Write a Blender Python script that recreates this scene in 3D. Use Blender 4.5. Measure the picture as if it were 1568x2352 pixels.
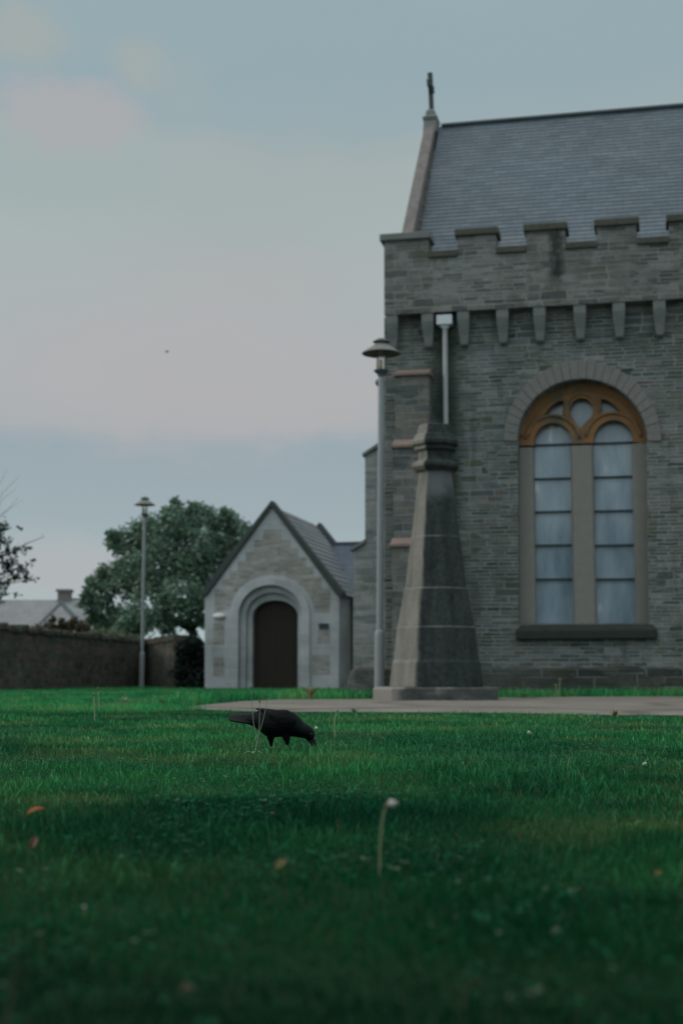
import bpy, bmesh, math, random
import numpy as np
from mathutils import Vector, Matrix
from mathutils.geometry import tessellate_polygon
R = math.radians
random.seed(7); rng = np.random.default_rng(7)
for o in list(bpy.data.objects): bpy.data.objects.remove(o)
SC = bpy.context.scene
COL = SC.collection

# ------------------------------------------------------------------ camera
F, CX, CY, HZ = 3266.67, 784.0, 1176.0, 1555.0     # 50 mm on a 24 mm wide frame, measured on a 1568 px wide print
PITCH = math.atan((HZ - CY) / F)
CAMH = 0.333
cam = bpy.data.cameras.new('camera'); co = bpy.data.objects.new('camera', cam); COL.objects.link(co)
co.location = (0, 0, CAMH); co.rotation_euler = (math.pi / 2 + PITCH, 0, 0)
cam.sensor_fit = 'HORIZONTAL'; cam.sensor_width = 24; cam.lens = 50
cam.clip_start = 0.05; cam.clip_end = 3000
cam.dof.use_dof = True; cam.dof.focus_distance = 5.9; cam.dof.aperture_fstop = 3.2
SC.camera = co
SC.view_settings.view_transform = 'Standard'; SC.view_settings.look = 'None'
SC.view_settings.exposure = 0.0; SC.view_settings.gamma = 1.0
SC.cycles.use_denoising = True
SC.cycles.max_bounces = 6; SC.cycles.transparent_max_bounces = 8

def ray(dx, dy):
    x, u = (dx - CX) / F, (CY - dy) / F
    c, s = math.cos(PITCH), math.sin(PITCH)
    return Vector((x, c - u * s, s + u * c))
C0 = Vector((0, 0, CAMH))
def at(dx, dy, Y):
    d = ray(dx, dy); return C0 + d * (Y / d.y)
def gnd(dx, dy, z=0.0):
    d = ray(dx, dy); return C0 + d * ((z - CAMH) / d.z)

# ------------------------------------------------------------------ node helpers
def lin(r, g, b):
    f = lambda c: (c / 255 / 12.92) if c / 255 <= 0.04045 else ((c / 255 + 0.055) / 1.055) ** 2.4
    return (f(r), f(g), f(b), 1.0)
class G:
    def __init__(s, tree): s.t = tree
    def n(s, ty, ins=None, **props):
        nd = s.t.nodes.new(ty)
        for k, v in props.items(): setattr(nd, k, v)
        for k, v in (ins or {}).items():
            sk = nd.inputs[k]
            if isinstance(v, bpy.types.NodeSocket): s.t.links.new(v, sk)
            elif v is not None:
                sk.default_value = v
        return nd
    def m(s, op, a, b=None, c=None, clamp=False):
        ins = {0: a}
        if b is not None: ins[1] = b
        if c is not None: ins[2] = c
        return s.n('ShaderNodeMath', ins, operation=op, use_clamp=clamp).outputs[0]
    def mix(s, f, a, b, blend='MIX'):
        return s.n('ShaderNodeMix', {0: f, 6: a, 7: b}, data_type='RGBA', blend_type=blend).outputs[2]
    def ramp(s, f, stops, interp='LINEAR'):
        nd = s.n('ShaderNodeValToRGB', {0: f}); e = nd.color_ramp.elements; nd.color_ramp.interpolation = interp
        while len(e) < len(stops): e.new(0.5)
        for k, (p, c) in enumerate(stops):
            e[k].position = p; e[k].color = c if len(c) == 4 else (*c, 1)
        return nd.outputs[0]
    def sstep(s, v, a, b):
        return s.n('ShaderNodeMapRange', {0: v, 1: a, 2: b, 3: 0.0, 4: 1.0}, interpolation_type='SMOOTHSTEP').outputs[0]
    def noise(s, vec, scale, detail=3, rough=0.55, dim='3D'):
        return s.n('ShaderNodeTexNoise', {'Vector': vec, 'Scale': scale, 'Detail': detail, 'Roughness': rough}, noise_dimensions=dim).outputs[0]

# ------------------------------------------------------------------ sky and sun
SUN_EL, SUN_AZ = 22.0, -84.0        # degrees; azimuth from +Y towards +X, so the light comes from the left
w = bpy.data.worlds.new('World'); SC.world = w; w.use_nodes = True
t = w.node_tree; t.nodes.clear(); g = G(t)
geo = g.n('ShaderNodeTexCoord').outputs['Generated']
sep = g.n('ShaderNodeSeparateXYZ', {0: geo}).outputs
az = g.m('MULTIPLY', g.m('ARCTAN2', sep[0], sep[1]), 57.29578)
el = g.m('MULTIPLY', g.m('ARCSINE', sep[2]), 57.29578)
def pazel(dx, dy):
    d = ray(dx, dy).normalized(); return math.degrees(math.atan2(d.x, d.y)), math.degrees(math.asin(d.z))
vec = g.n('ShaderNodeCombineXYZ', {0: g.m('MULTIPLY', az, 0.55), 1: el, 2: 0.0}).outputs[0]
n1 = g.m('SUBTRACT', g.noise(vec, 0.22, 4, 0.5), 0.5)
n2 = g.m('SUBTRACT', g.noise(vec, 0.9, 4, 0.6), 0.5)
n3 = g.m('SUBTRACT', g.noise(g.n('ShaderNodeVectorMath', {0: vec, 1: (31.0, 7.0, 0)}, operation='ADD').outputs[0], 0.30, 3, 0.5), 0.5)
amp = g.m('ADD', 0.5, g.m('MULTIPLY', g.sstep(el, 10.0, 17.0), 4.5))
elp = g.m('ADD', g.m('ADD', el, g.m('MULTIPLY', n1, amp)), g.m('MULTIPLY', n2, 0.5))
def E(dy): return pazel(784, dy)[1]
st = [(-8, (165, 184, 187)), (E(1400), (167, 187, 190)), (E(1310), (164, 181, 185)), (E(1200), (156, 172, 178)), (E(1090), (153, 168, 174)),
      (E(1022), (151, 166, 174)), (E(985), (168, 173, 176)), (E(900), (173, 176, 178)), (E(700), (171, 178, 178)), (E(480), (168, 179, 178)),
      (E(340), (160, 173, 174)), (E(290), (153, 171, 176)), (E(180), (149, 169, 176)), (E(0), (150, 171, 176)),
      (36, (172, 186, 190)), (60, (225, 232, 234)), (90, (245, 250, 252))]
base = g.ramp(g.m('DIVIDE', g.m('ADD', elp, 10.0), 100.0), [((e + 10) / 100, lin(*c)) for e, c in st])
def blob(dx, dy, rx, ry, col, base, soft=0.5, k=0.9, nz=0.8):
    a0, e0 = pazel(dx, dy); rx, ry = rx / 57.0, ry / 57.0
    u = g.m('DIVIDE', g.m('SUBTRACT', g.m('ADD', az, g.m('MULTIPLY', n3, 3 * nz)), a0), rx)
    v = g.m('DIVIDE', g.m('SUBTRACT', g.m('ADD', el, g.m('MULTIPLY', n2, 2 * nz)), e0), ry)
    d = g.m('SQRT', g.m('ADD', g.m('MULTIPLY', u, u), g.m('MULTIPLY', v, v)))
    f = g.m('MULTIPLY', g.m('SUBTRACT', 1.0, g.sstep(d, 1 - soft, 1 + soft)), k)
    return g.mix(f, base, lin(*col))
base = blob(430, 860, 360, 150, (177, 175, 176), base, 0.7, 0.75, 1.5)
base = blob(560, 620, 260, 70, (175, 174, 175), base, 0.8, 0.5, 1.5)
base = blob(720, 930, 200, 60, (176, 175, 176), base, 0.8, 0.6, 1.2)
base = blob(560, 450, 420, 120, (163, 173, 173), base, 0.6, 0.55)
base = blob(40, 380, 300, 90, (160, 175, 174), base, 0.6, 0.7)
base = blob(150, 268, 165, 80, (172, 172, 174), base, 0.42, 0.85, 1.3)
base = blob(60, 75, 105, 60, (165, 172, 168), base, 0.55, 0.8)
base = blob(325, 145, 62, 55, (163, 172, 170), base, 0.6, 0.8)
base = blob(420, 200, 60, 60, (160, 173, 172), base, 0.7, 0.5)
base = blob(130, 1310, 190, 70, (176, 178, 181), base, 0.7, 0.8)
sky = g.n('ShaderNodeTexSky', sky_type='NISHITA', sun_disc=False, sun_elevation=R(SUN_EL), sun_rotation=R(SUN_AZ), air_density=1.0, dust_density=3.0)
STR = 0.1
# the overcast is brightest overhead and in the half of the sky behind the camera
gain = g.m('ADD', g.m('ADD', 1.0, g.m('MULTIPLY', g.sstep(el, 30.0, 75.0), 0.55)), g.m('MULTIPLY', g.sstep(g.m('MULTIPLY', sep[1], -1.0), -0.1, 0.7), 0.75))
cl = g.n('ShaderNodeVectorMath', {0: base, 3: g.m('MULTIPLY', gain, 1.03 / STR)}, operation='SCALE').outputs[0]
allc = g.mix(0.94, sky.outputs[0], cl)
bg = g.n('ShaderNodeBackground', {'Color': allc, 'Strength': STR})
ow = g.n('ShaderNodeOutputWorld', {'Surface': bg.outputs[0]})
sun = bpy.data.lights.new('sun', 'SUN'); sun.energy = 1.1; sun.angle = R(14); sun.color = (1.0, 0.93, 0.84)
so = bpy.data.objects.new('sun', sun); COL.objects.link(so)
sd = Vector((math.sin(R(SUN_AZ)) * math.cos(R(SUN_EL)), math.cos(R(SUN_AZ)) * math.cos(R(SUN_EL)), math.sin(R(SUN_EL))))
so.rotation_euler = sd.to_track_quat('Z', 'Y').to_euler(); so.location = (-20, 0, 20)

# ------------------------------------------------------------------ materials
def new_mat(name):
    m = bpy.data.materials.new(name); m.use_nodes = True; m.node_tree.nodes.clear()
    g = G(m.node_tree); out = g.n('ShaderNodeOutputMaterial'); return m, g, out
def finish(g, out, col, rough=0.9, bump=None, bstr=0.4, bdist=0.02, spec=0.3, metal=0.0):
    ins = {'Base Color': col, 'Roughness': rough, 'Specular IOR Level': spec, 'Metallic': metal}
    p = g.n('ShaderNodeBsdfPrincipled', ins)
    if bump is not None:
        b = g.n('ShaderNodeBump', {'Height': bump, 'Strength': bstr, 'Distance': bdist}); g.t.links.new(b.outputs[0], p.inputs['Normal'])
    g.t.links.new(p.outputs[0], out.inputs[0]); return p
def plain(name, c, rough=0.7, spec=0.3, metal=0.0, var=0.25, scale=6.0, detail=5):
    m, g, out = new_mat(name); oc = g.n('ShaderNodeTexCoord').outputs['Object']
    n = g.noise(oc, scale, detail, 0.6)
    col = g.mix(n, tuple(x * (1 - var) for x in c) + (1,), tuple(min(1, x * (1 + var)) for x in c) + (1,))
    finish(g, out, col, rough, n, 0.25, 0.01, spec, metal); return m
def wall_vec(g, wob=0.03):
    oc = g.n('ShaderNodeTexCoord').outputs['Object']; s = g.n('ShaderNodeSeparateXYZ', {0: oc}).outputs
    nz = g.noise(oc, 1.3, 2); nz2 = g.noise(oc, 7.0, 2)
    crs = g.noise(g.n('ShaderNodeCombineXYZ', {0: 3.7, 1: 1.3, 2: s[2]}).outputs[0], 2.6, 2, 0.6)   # courses of uneven height
    z = g.m('ADD', g.m('ADD', s[2], g.m('MULTIPLY', crs, 0.16)), g.m('MULTIPLY', g.m('SUBTRACT', nz2, 0.5), wob))
    x = g.m('ADD', g.m('ADD', s[0], s[1]), g.m('MULTIPLY', g.m('SUBTRACT', nz, 0.5), 0.2))
    return oc, s, g.n('ShaderNodeCombineXYZ', {0: x, 1: z, 2: 0.0}).outputs[0]
def brick(g, v, wd, row, mort, off=0.5, smooth=0.3):
    b = g.n('ShaderNodeTexBrick', {'Vector': v, 'Color1': (0, 0, 0, 1), 'Color2': (1, 1, 1, 1), 'Mortar': (.5, .5, .5, 1), 'Scale': 1.0,
            'Mortar Size': mort, 'Mortar Smooth': smooth, 'Bias': 0.0, 'Brick Width': wd, 'Row Height': row}, offset=off, squash=0.7, squash_frequency=3)
    return b.outputs[0], b.outputs[1]
def stone(name, pal, mortar, thin=(0.42, 0.085), big=(0.55, 0.19), bigshare=0.5, mort=0.010, var=0.35, extra=None, bstr=0.6, tk=0.75, mlo=0.15):
    m, g, out = new_mat(name); oc, s, v = wall_vec(g)
    c1, f1 = brick(g, v, *thin, mort); c2, f2 = brick(g, v, *big, mort * 1.2)
    msk = g.sstep(g.noise(v, 0.8, 2, 0.5), bigshare - 0.01, bigshare + 0.01)
    rnd = g.mix(msk, c1, c2); fac = g.m('ADD', g.m('MULTIPLY', f1, g.m('SUBTRACT', 1.0, msk)), g.m('MULTIPLY', f2, msk))
    k = len(pal) - 1
    col = g.ramp(rnd, [(i / k, p) for i, p in enumerate(pal)])
    fine = g.noise(oc, 22.0, 4, 0.65); broad = g.noise(oc, 0.7, 3, 0.6)
    col = g.mix(0.8, col, g.ramp(fine, [(0.2, (1 - var,) * 3), (0.8, (1 + var * .6,) * 3)]), 'MULTIPLY')
    col = g.mix(0.9, col, g.ramp(broad, [(0.3, (0.62, 0.65, 0.63)), (0.7, (1.22, 1.23, 1.26))]), 'MULTIPLY')
    tint = g.noise(g.n('ShaderNodeVectorMath', {0: v, 1: (1.0, 6.0, 1.0)}, operation='MULTIPLY').outputs[0], 1.9, 3, 0.7)
    col = g.mix(tk, col, g.ramp(tint, [(0.3, (0.45, 0.52, 0.48)), (0.5, (1, 1, 1)), (0.72, (1.3, 1.26, 1.28))]), 'MULTIPLY')
    mk = g.m('MULTIPLY', fac, g.ramp(g.noise(oc, 2.2, 2), [(0.36, (mlo,) * 3), (0.58, (0.95,) * 3)]))
    col = g.mix(mk, col, (*mortar, 1))
    if extra: col = extra(g, oc, s, col)
    h = g.m('ADD', g.m('MULTIPLY', g.m('SUBTRACT', 1.0, fac), 0.7), g.m('ADD', g.m('MULTIPLY', fine, 0.4), g.m('MULTIPLY', rnd, 0.5)))
    finish(g, out, col, 0.93, h, bstr, 0.02, 0.2); return m

# ------------------------------------------------------------------ mesh helpers
class MB:
    def __init__(s): s.v = []; s.f = []
    def add(s, vs, fs):
        o = len(s.v); s.v += [tuple(p) for p in vs]; s.f += [tuple(i + o for i in f) for f in fs]; return s
    def box(s, x0, x1, y0, y1, z0, z1, ch=0.0):
        v = [(x0, y0, z0), (x1, y0, z0), (x1, y1, z0), (x0, y1, z0), (x0, y0, z1), (x1, y0, z1), (x1, y1, z1), (x0, y1, z1)]
        return s.add(v, [(0, 3, 2, 1), (4, 5, 6, 7), (0, 1, 5, 4), (1, 2, 6, 5), (2, 3, 7, 6), (3, 0, 4, 7)])
    def plate(s, loops, y0, y1):
        """loops of (x, z): first is the outline, the others are holes; solid between y0 and y1"""
        flat = [p for l in loops for p in l]; n = len(flat)
        tri = tessellate_polygon([[Vector((x, z, 0)) for x, z in l] for l in loops])
        o = len(s.v)
        s.v += [(x, y0, z) for x, z in flat] + [(x, y1, z) for x, z in flat]
        for a, b, c in tri: s.f += [(o + a, o + b, o + c), (o + n + c, o + n + b, o + n + a)]
        k = 0
        for l in loops:
            m = len(l)
            for i in range(m):
                a, b = k + i, k + (i + 1) % m
                s.f.append((o + a, o + b, o + n + b, o + n + a))
            k += m
        return s
    def loft(s, rings, cap=True):
        m = len(rings[0]); o = len(s.v)
        for r in rings: s.v += [tuple(p) for p in r]
        for i in range(len(rings) - 1):
            for j in range(m):
                a, b = o + i * m + j, o + i * m + (j + 1) % m
                s.f.append((a, b, b + m, a + m))
        if cap:
            s.f.append(tuple(o + j for j in range(m))[::-1]); s.f.append(tuple(o + (len(rings) - 1) * m + j for j in range(m)))
        return s
    def tube(s, pts, rad, n=8):
        pts = [Vector(p) for p in pts]; rings = []
        for i, p in enumerate(pts):
            d = (pts[min(i + 1, len(pts) - 1)] - pts[max(i - 1, 0)]).normalized()
            a = d.cross(Vector((0, 1, 0)) if abs(d.y) < 0.8 else Vector((1, 0, 0))).normalized(); b = d.cross(a)
            r = rad[i] if isinstance(rad, (list, tuple)) else rad
            rings.append([p + (a * math.cos(k * 2 * math.pi / n) + b * math.sin(k * 2 * math.pi / n)) * r for k in range(n)])
        return s.loft(rings)
    def lathe(s, prof, n=24, c=(0, 0), ph=0.0):
        """prof of (radius, z)"""
        return s.loft([[(c[0] + r * math.cos(ph + k * 2 * math.pi / n), c[1] + r * math.sin(ph + k * 2 * math.pi / n), z) for k in range(n)] for r, z in prof])
    def build(s, name, m, parent=None, smooth=False, bevel=0.0, fix=True):
        me = bpy.data.meshes.new(name); me.from_pydata(s.v, [], s.f); me.update()
        if fix:
            bm = bmesh.new(); bm.from_mesh(me); bmesh.ops.recalc_face_normals(bm, faces=bm.faces); bm.to_mesh(me); bm.free()
        if smooth: me.polygons.foreach_set('use_smooth', [True] * len(me.polygons))
        me.materials.append(m); o = bpy.data.objects.new(name, me); COL.objects.link(o)
        if parent: o.parent = parent
        if bevel:
            b = o.modifiers.new('bevel', 'BEVEL'); b.width = bevel; b.segments = 2; b.limit_method = 'ANGLE'
        return o
def tag(o, label=None, cat=None, group=None, kind=None):
    if label: o['label'] = label
    if cat: o['category'] = cat
    if group: o['group'] = group
    if kind: o['kind'] = kind
    elif cat: o['kind'] = 'thing'
    return o
def empty(name, loc, rz=0.0):
    o = bpy.data.objects.new(name, None); COL.objects.link(o); o.location = loc; o.rotation_euler = (0, 0, rz); o.empty_display_size = 0.2
    return o
def copy_tree(o, parent=None):
    c = o.copy(); COL.objects.link(c); c.parent = parent
    for ch in list(o.children): copy_tree(ch, c)
    return c
def loft_along(pts, top=None): pass

def vnoise(x, y, seed=0):
    xi, yi = np.floor(x).astype(np.int64), np.floor(y).astype(np.int64); xf, yf = x - xi, y - yi
    def hsh(a, b):
        h = (a * 374761393 + b * 668265263 + seed * 974711) & 0xffffffff
        h = ((h ^ (h >> 13)) * 1274126177) & 0xffffffff
        return ((h ^ (h >> 16)) & 0xffff) / 65535.0
    u, v = xf * xf * (3 - 2 * xf), yf * yf * (3 - 2 * yf)
    return (hsh(xi, yi) * (1 - u) + hsh(xi + 1, yi) * u) * (1 - v) + (hsh(xi, yi + 1) * (1 - u) + hsh(xi + 1, yi + 1) * u) * v
def fbm(x, y, seed=0):
    return 0.5 * vnoise(x, y, seed) + 0.3 * vnoise(x * 2.1, y * 2.1, seed + 1) + 0.2 * vnoise(x * 4.3, y * 4.3, seed + 2)
def ground_z(x, y):
    x, y = np.asarray(x, float), np.asarray(y, float)
    a = np.clip((9.5 - y) / 2.5, 0, 1)
    a = a * np.clip((np.hypot(x + 0.33, y - 6.5) - 0.35) / 1.0, 0.05, 1)
    return a * (0.032 * (fbm(x * 0.9, y * 0.9, 5) - 0.5) + 0.015 * (vnoise(x * 3.0, y * 3.0, 9) - 0.5))
def gz(x, y): return float(ground_z(np.array([x]), np.array([y]))[0])

# ------------------------------------------------------------------ church frame
ANG = R(-12.6)
EX = Vector((math.cos(ANG), math.sin(ANG), 0)); EY = Vector((-math.sin(ANG), math.cos(ANG), 0))
P0 = at(1300, HZ, 26.0)
def hit(dx, dy, O, yl=0.0):
    d = ray(dx, dy); k = ((O - C0).dot(EY) + yl) / d.dot(EY); return C0 + d * k
_c = hit(885, HZ, P0); CH = Vector((_c.x, _c.y, 0))
def loc(O):
    def f(dx, dy, yl=0.0):
        p = hit(dx, dy, O, yl) - O; return (p.dot(EX), p.z)
    return f
ch = loc(CH)

def pipe_stain(g, oc, s, col):
    d = g.m('ABSOLUTE', g.m('SUBTRACT', s[0], PIPE_X)); n = g.noise(oc, 2.5, 4, 0.6)
    f = g.m('MULTIPLY', g.m('SUBTRACT', 1.0, g.sstep(g.m('ADD', d, g.m('MULTIPLY', n, 0.35)), 0.25, 0.55)), 0.85)
    col = g.mix(f, col, (0.022, 0.038, 0.027, 1))
    sk = g.noise(g.n('ShaderNodeVectorMath', {0: oc, 1: (1.5, 1.5, .28)}, operation='MULTIPLY').outputs[0], 1.3, 5, 0.7)
    col = g.mix(g.m('MULTIPLY', g.sstep(sk, 0.52, 0.66), 0.5), col, (0.045, 0.056, 0.05, 1))
    # ochre and green lichen, and a black run below one crenel
    k = g.m('MULTIPLY', g.sstep(g.noise(oc, 1.7, 4, 0.7), 0.56, 0.7), 0.4)
    col = g.mix(k, col, (0.085, 0.085, 0.045, 1))
    return col
PIPE_X = ch(1023, 850, -0.1)[0]
PAL = [(0.055, 0.068, 0.062), (0.105, 0.122, 0.116), (0.14, 0.136, 0.125), (0.16, 0.178, 0.177), (0.095, 0.105, 0.078), (0.21, 0.218, 0.22), (0.075, 0.092, 0.087), (0.135, 0.12, 0.105)]
M = {}
M['church_wall'] = stone('church_stone', PAL, (0.27, 0.28, 0.275), extra=pipe_stain, mort=0.009, mlo=0.3, thin=(0.36, 0.068), big=(0.46, 0.135), bigshare=0.57)
def run_stain(g, oc, s, col):
    xs = ch(1280, 600, -0.25)[0]
    n = g.noise(oc, 3.0, 5, 0.7)
    d = g.m('ABSOLUTE', g.m('SUBTRACT', g.m('ADD', s[0], g.m('MULTIPLY', n, 0.25)), xs + 0.1))
    d = g.m('ADD', d, g.m('MULTIPLY', g.m('ABSOLUTE', g.m('SUBTRACT', n, 0.5)), 0.9))
    f = g.m('MULTIPLY', g.m('MULTIPLY', g.m('SUBTRACT', 1.0, g.sstep(d, 0.04, 0.26)), 0.85), g.sstep(s[2], ch(900, 722, -0.25)[1] + 0.15, ch(900, 722, -0.25)[1] + 0.6))
    col = g.mix(f, col, (0.012, 0.02, 0.017, 1))
    return g.mix(g.m('MULTIPLY', g.sstep(g.noise(oc, 1.5, 4, 0.7), 0.5, 0.7), 0.5), col, (0.06, 0.062, 0.045, 1))
M['parapet'] = stone('parapet_stone', [(0.075, 0.08, 0.078), (0.13, 0.135, 0.13), (0.17, 0.165, 0.155), (0.2, 0.205, 0.2), (0.115, 0.115, 0.095)], (0.24, 0.24, 0.23), extra=run_stain, mort=0.009, bigshare=0.5, thin=(0.38, 0.075), big=(0.5, 0.16))
M['dark_stone'] = plain('dark_coping_stone', (0.075, 0.075, 0.062), 0.95, 0.2, var=0.45, scale=9)
M['grey_stone'] = plain('grey_dressed_stone', (0.155, 0.163, 0.16), 0.92, 0.2, var=0.3, scale=8)
M['pink_stone'] = plain('pink_sandstone', (0.20, 0.145, 0.128), 0.92, 0.2, var=0.3, scale=12)
M['buttress'] = stone('buttress_stone', [(0.22, 0.23, 0.23), (0.28, 0.28, 0.275), (0.32, 0.32, 0.315), (0.25, 0.245, 0.235)], (0.34, 0.34, 0.335), thin=(0.5, 0.2), big=(0.62, 0.31), mort=0.008, var=0.25)
M['corner'] = stone('corner_stone', [(0.09, 0.10, 0.10), (0.14, 0.145, 0.14), (0.165, 0.15, 0.13), (0.2, 0.2, 0.19)], (0.22, 0.22, 0.21), thin=(0.4, 0.14), big=(0.6, 0.28), mort=0.008)
M['plinth'] = stone('plinth_stone', [(0.045, 0.05, 0.045), (0.07, 0.075, 0.066), (0.06, 0.06, 0.045), (0.09, 0.095, 0.088)], (0.16, 0.165, 0.16), thin=(0.62, 0.2), big=(0.75, 0.24), mort=0.012)
M['coping'] = plain('gable_coping_stone', (0.165, 0.15, 0.142), 0.92, 0.2, var=0.5, scale=5)
M['voussoir'] = plain('voussoir_stone', (0.17, 0.168, 0.16), 0.92, 0.2, var=0.25, scale=10)
M['jamb'] = plain('jamb_stone', (0.215, 0.208, 0.19), 0.9, 0.2, var=0.15, scale=7)
def ochre():
    m, g, out = new_mat('ochre_tracery_stone'); oc = g.n('ShaderNodeTexCoord').outputs['Object']
    n = g.noise(oc, 2.6, 5, 0.65); f = g.noise(oc, 30, 3)
    col = g.ramp(n, [(0.3, (0.09, 0.084, 0.068)), (0.43, (0.17, 0.115, 0.068)), (0.58, (0.255, 0.13, 0.058)), (0.75, (0.20, 0.15, 0.10))])
    finish(g, out, col, 0.9, f, 0.3, 0.01, 0.2); return m
M['ochre'] = ochre()
def glass_mat():
    m, g, out = new_mat('window_glass'); oc = g.n('ShaderNodeTexCoord').outputs['Object']
    n = g.noise(g.n('ShaderNodeVectorMath', {0: oc, 1: (2.6, 1, 0.75)}, operation='MULTIPLY').outputs[0], 1.1, 3, 0.55)
    col = g.ramp(n, [(0.28, (0.11, 0.18, 0.235)), (0.55, (0.25, 0.325, 0.385)), (0.64, (0.29, 0.36, 0.42)), (0.70, (0.54, 0.60, 0.63))])  # uneven bluish and pale sky reflections painted into the base colour
    b = g.noise(oc, 3.0, 2)
    finish(g, out, col, 0.22, b, 0.08, 0.02, 0.9); return m
M['glass'] = glass_mat()
M['iron'] = plain('dark_iron_bar', (0.02, 0.04, 0.045), 0.6, 0.4)
M['pipe'] = plain('grey_painted_pipe', (0.33, 0.325, 0.335), 0.55, 0.4, var=0.12)
M['hopper'] = plain('white_hopper', (0.52, 0.56, 0.6), 0.5, 0.4, var=0.1)
M['lead'] = plain('ridge_lead', (0.07, 0.085, 0.095), 0.6, 0.4)
M['cross'] = plain('weathered_cross_stone', (0.055, 0.07, 0.068), 0.95, 0.2, var=0.4)
def slate(name, a, b, wd=0.28, row=0.2, lichen=0.3, slope=1.0):
    m, g, out = new_mat(name); oc = g.n('ShaderNodeTexCoord').outputs['Object']; s = g.n('ShaderNodeSeparateXYZ', {0: oc}).outputs
    v = g.n('ShaderNodeCombineXYZ', {0: s[0], 1: s[2], 2: 0.0}).outputs[0]
    c, f = brick(g, v, wd, row, 0.006, 0.5, 0.1)
    n = g.noise(oc, 0.6, 4, 0.6); n2 = g.noise(oc, 14, 3)
    st2 = g.noise(g.n('ShaderNodeVectorMath', {0: oc, 1: (0.5, 1, 3.0)}, operation='MULTIPLY').outputs[0], 1.1, 4, 0.65)
    col = g.mix(c, (*a, 1), (*b, 1))
    col = g.mix(0.7, col, g.ramp(n, [(0.3, (0.75, 0.78, 0.8)), (0.7, (1.2, 1.2, 1.22))]), 'MULTIPLY')
    col = g.mix(g.m('MULTIPLY', g.sstep(st2, 0.58, 0.72), lichen), col, (0.24, 0.245, 0.25, 1))
    col = g.mix(g.m('MULTIPLY', f, 0.75), col, tuple(x * 0.4 for x in a) + (1,))
    finish(g, out, col, 0.55, g.m('ADD', c, n2), 0.25, 0.01, 0.4); return m

# ------------------------------------------------------------------ church
church = empty('church', CH, ANG)
tag(church, 'large dark stone church with battlemented parapet, slate roof and tall arched window', 'church')
PY = -0.25
zc = ch(930, 533, PY - 0.05)[1]; zs = ch(1017, 579, PY)[1]; zp = ch(900, 722, PY)[1]; zb = ch(980, 800, -.1)[1]
XW = 12.5; DEP = 8.8; xp0 = ch(882, 640, PY)[0]
zpl = ch(1300, 1531, -0.1)[1]
def arc(cx, cy, a, b, t0, t1, n, f=ch, yl=0.0):
    return [f(cx + a * math.cos(R(t0 + (t1 - t0) * i / n)), cy - b * math.sin(R(t0 + (t1 - t0) * i / n)), yl) for i in range(n + 1)]
WB = 1432
open_ = [ch(1489, WB)] + arc(1337, 1013, 148, 141, 0, 180, 24) + [ch(1190, WB)]
MB().plate([[(0, 0), (XW, 0), (XW, zp + 0.02), (0, zp + 0.02)], open_], 0, 0.62).build('south_wall', M['church_wall'], church)
# gable walls: turned so that they run along the depth of the nave
def turn(mb, f):
    mb.v = [f(*p) for p in mb.v]; return mb
rz_ = ch(1010, 290, DEP / 2)[1]
for x0 in (0.0, XW - 0.6):
    gw = MB().plate([[(0.62, 0), (DEP - 0.62, 0), (DEP - 0.62, zs - 0.5), (DEP / 2, rz_ - 0.55), (0.62, zs - 0.5)]], 0, 0.6)
    turn(gw, lambda x, y, z: (x0 + y, x, z)).build('gable_wall', M['church_wall'], church)
MB().box(0, XW, DEP - 0.6, DEP, 0, zs).build('north_wall', M['church_wall'], church)
MB().box(-0.04, XW, -0.11, -0.003, -0.1, zpl - 0.06).add([(-0.04, -0.11, zpl - 0.06), (XW, -0.11, zpl - 0.06), (XW, -0.003, zpl), (-0.04, -0.003, zpl)], [(0, 1, 2, 3)]).build('plinth', M['plinth'], church)
# parapet with merlons
par = MB(); prof = [(xp0, zp), (XW, zp)]
mer = [(xp0, ch(983, 560, PY)[0])]
mpx = [(1050, 1138), (1208, 1297), (1370, 1462), (1536, 1634)]
mer += [(ch(a, 540, PY)[0], ch(b, 540, PY)[0]) for a, b in mpx]
pitchm = mer[-1][0] - mer[-2][0]
while mer[-1][1] + 1.5 < XW: mer.append((mer[-1][0] + pitchm, mer[-1][1] + pitchm))
CP = 0.14
top = []
for a, b in reversed(mer): top += [(b, zs - 0.1), (b, zc - CP), (a, zc - CP), (a, zs - 0.1)]
top = top[:-1] + [(xp0, zp)] if False else top
outl = [(xp0, zp), (XW, zp), (XW, zs - 0.1)] + top
outl = [p for i, p in enumerate(outl) if i == 0 or p != outl[i - 1]]
par.plate([outl[:-1]] if outl[-1] == (xp0, zs - 0.1) else [outl], PY, 0.2)
par.build('parapet', M['parapet'], church)
for i, (a, b) in enumerate(mer):
    e = 0.05
    MB().box(a - e - (0.03 if i == 0 else 0), b + e, PY - 0.06, 0.26, zc - CP + 0.002, zc).build('merlon_coping', M['dark_stone'] if i else M['grey_stone'], church, bevel=0.02)
    if i + 1 < len(mer):
        MB().box(b + 0.003, mer[i + 1][0] - 0.003, PY - 0.05, 0.25, zs - 0.1 + 0.002, zs + 0.03).build('crenel_sill', M['dark_stone'], church, bevel=0.015)
cpx = [(899, 27), (981, 25), (1063, 26), (1153, 27), (1238, 28), (1331, 29), (1421, 30), (1514, 31)]
cx_ = [ch(x, 720, PY + 0.02)[0] for x, _ in cpx]
while cx_[-1] < XW - 0.8: cx_.append(cx_[-1] + (cx_[7] - cx_[2]) / 5)
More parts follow.
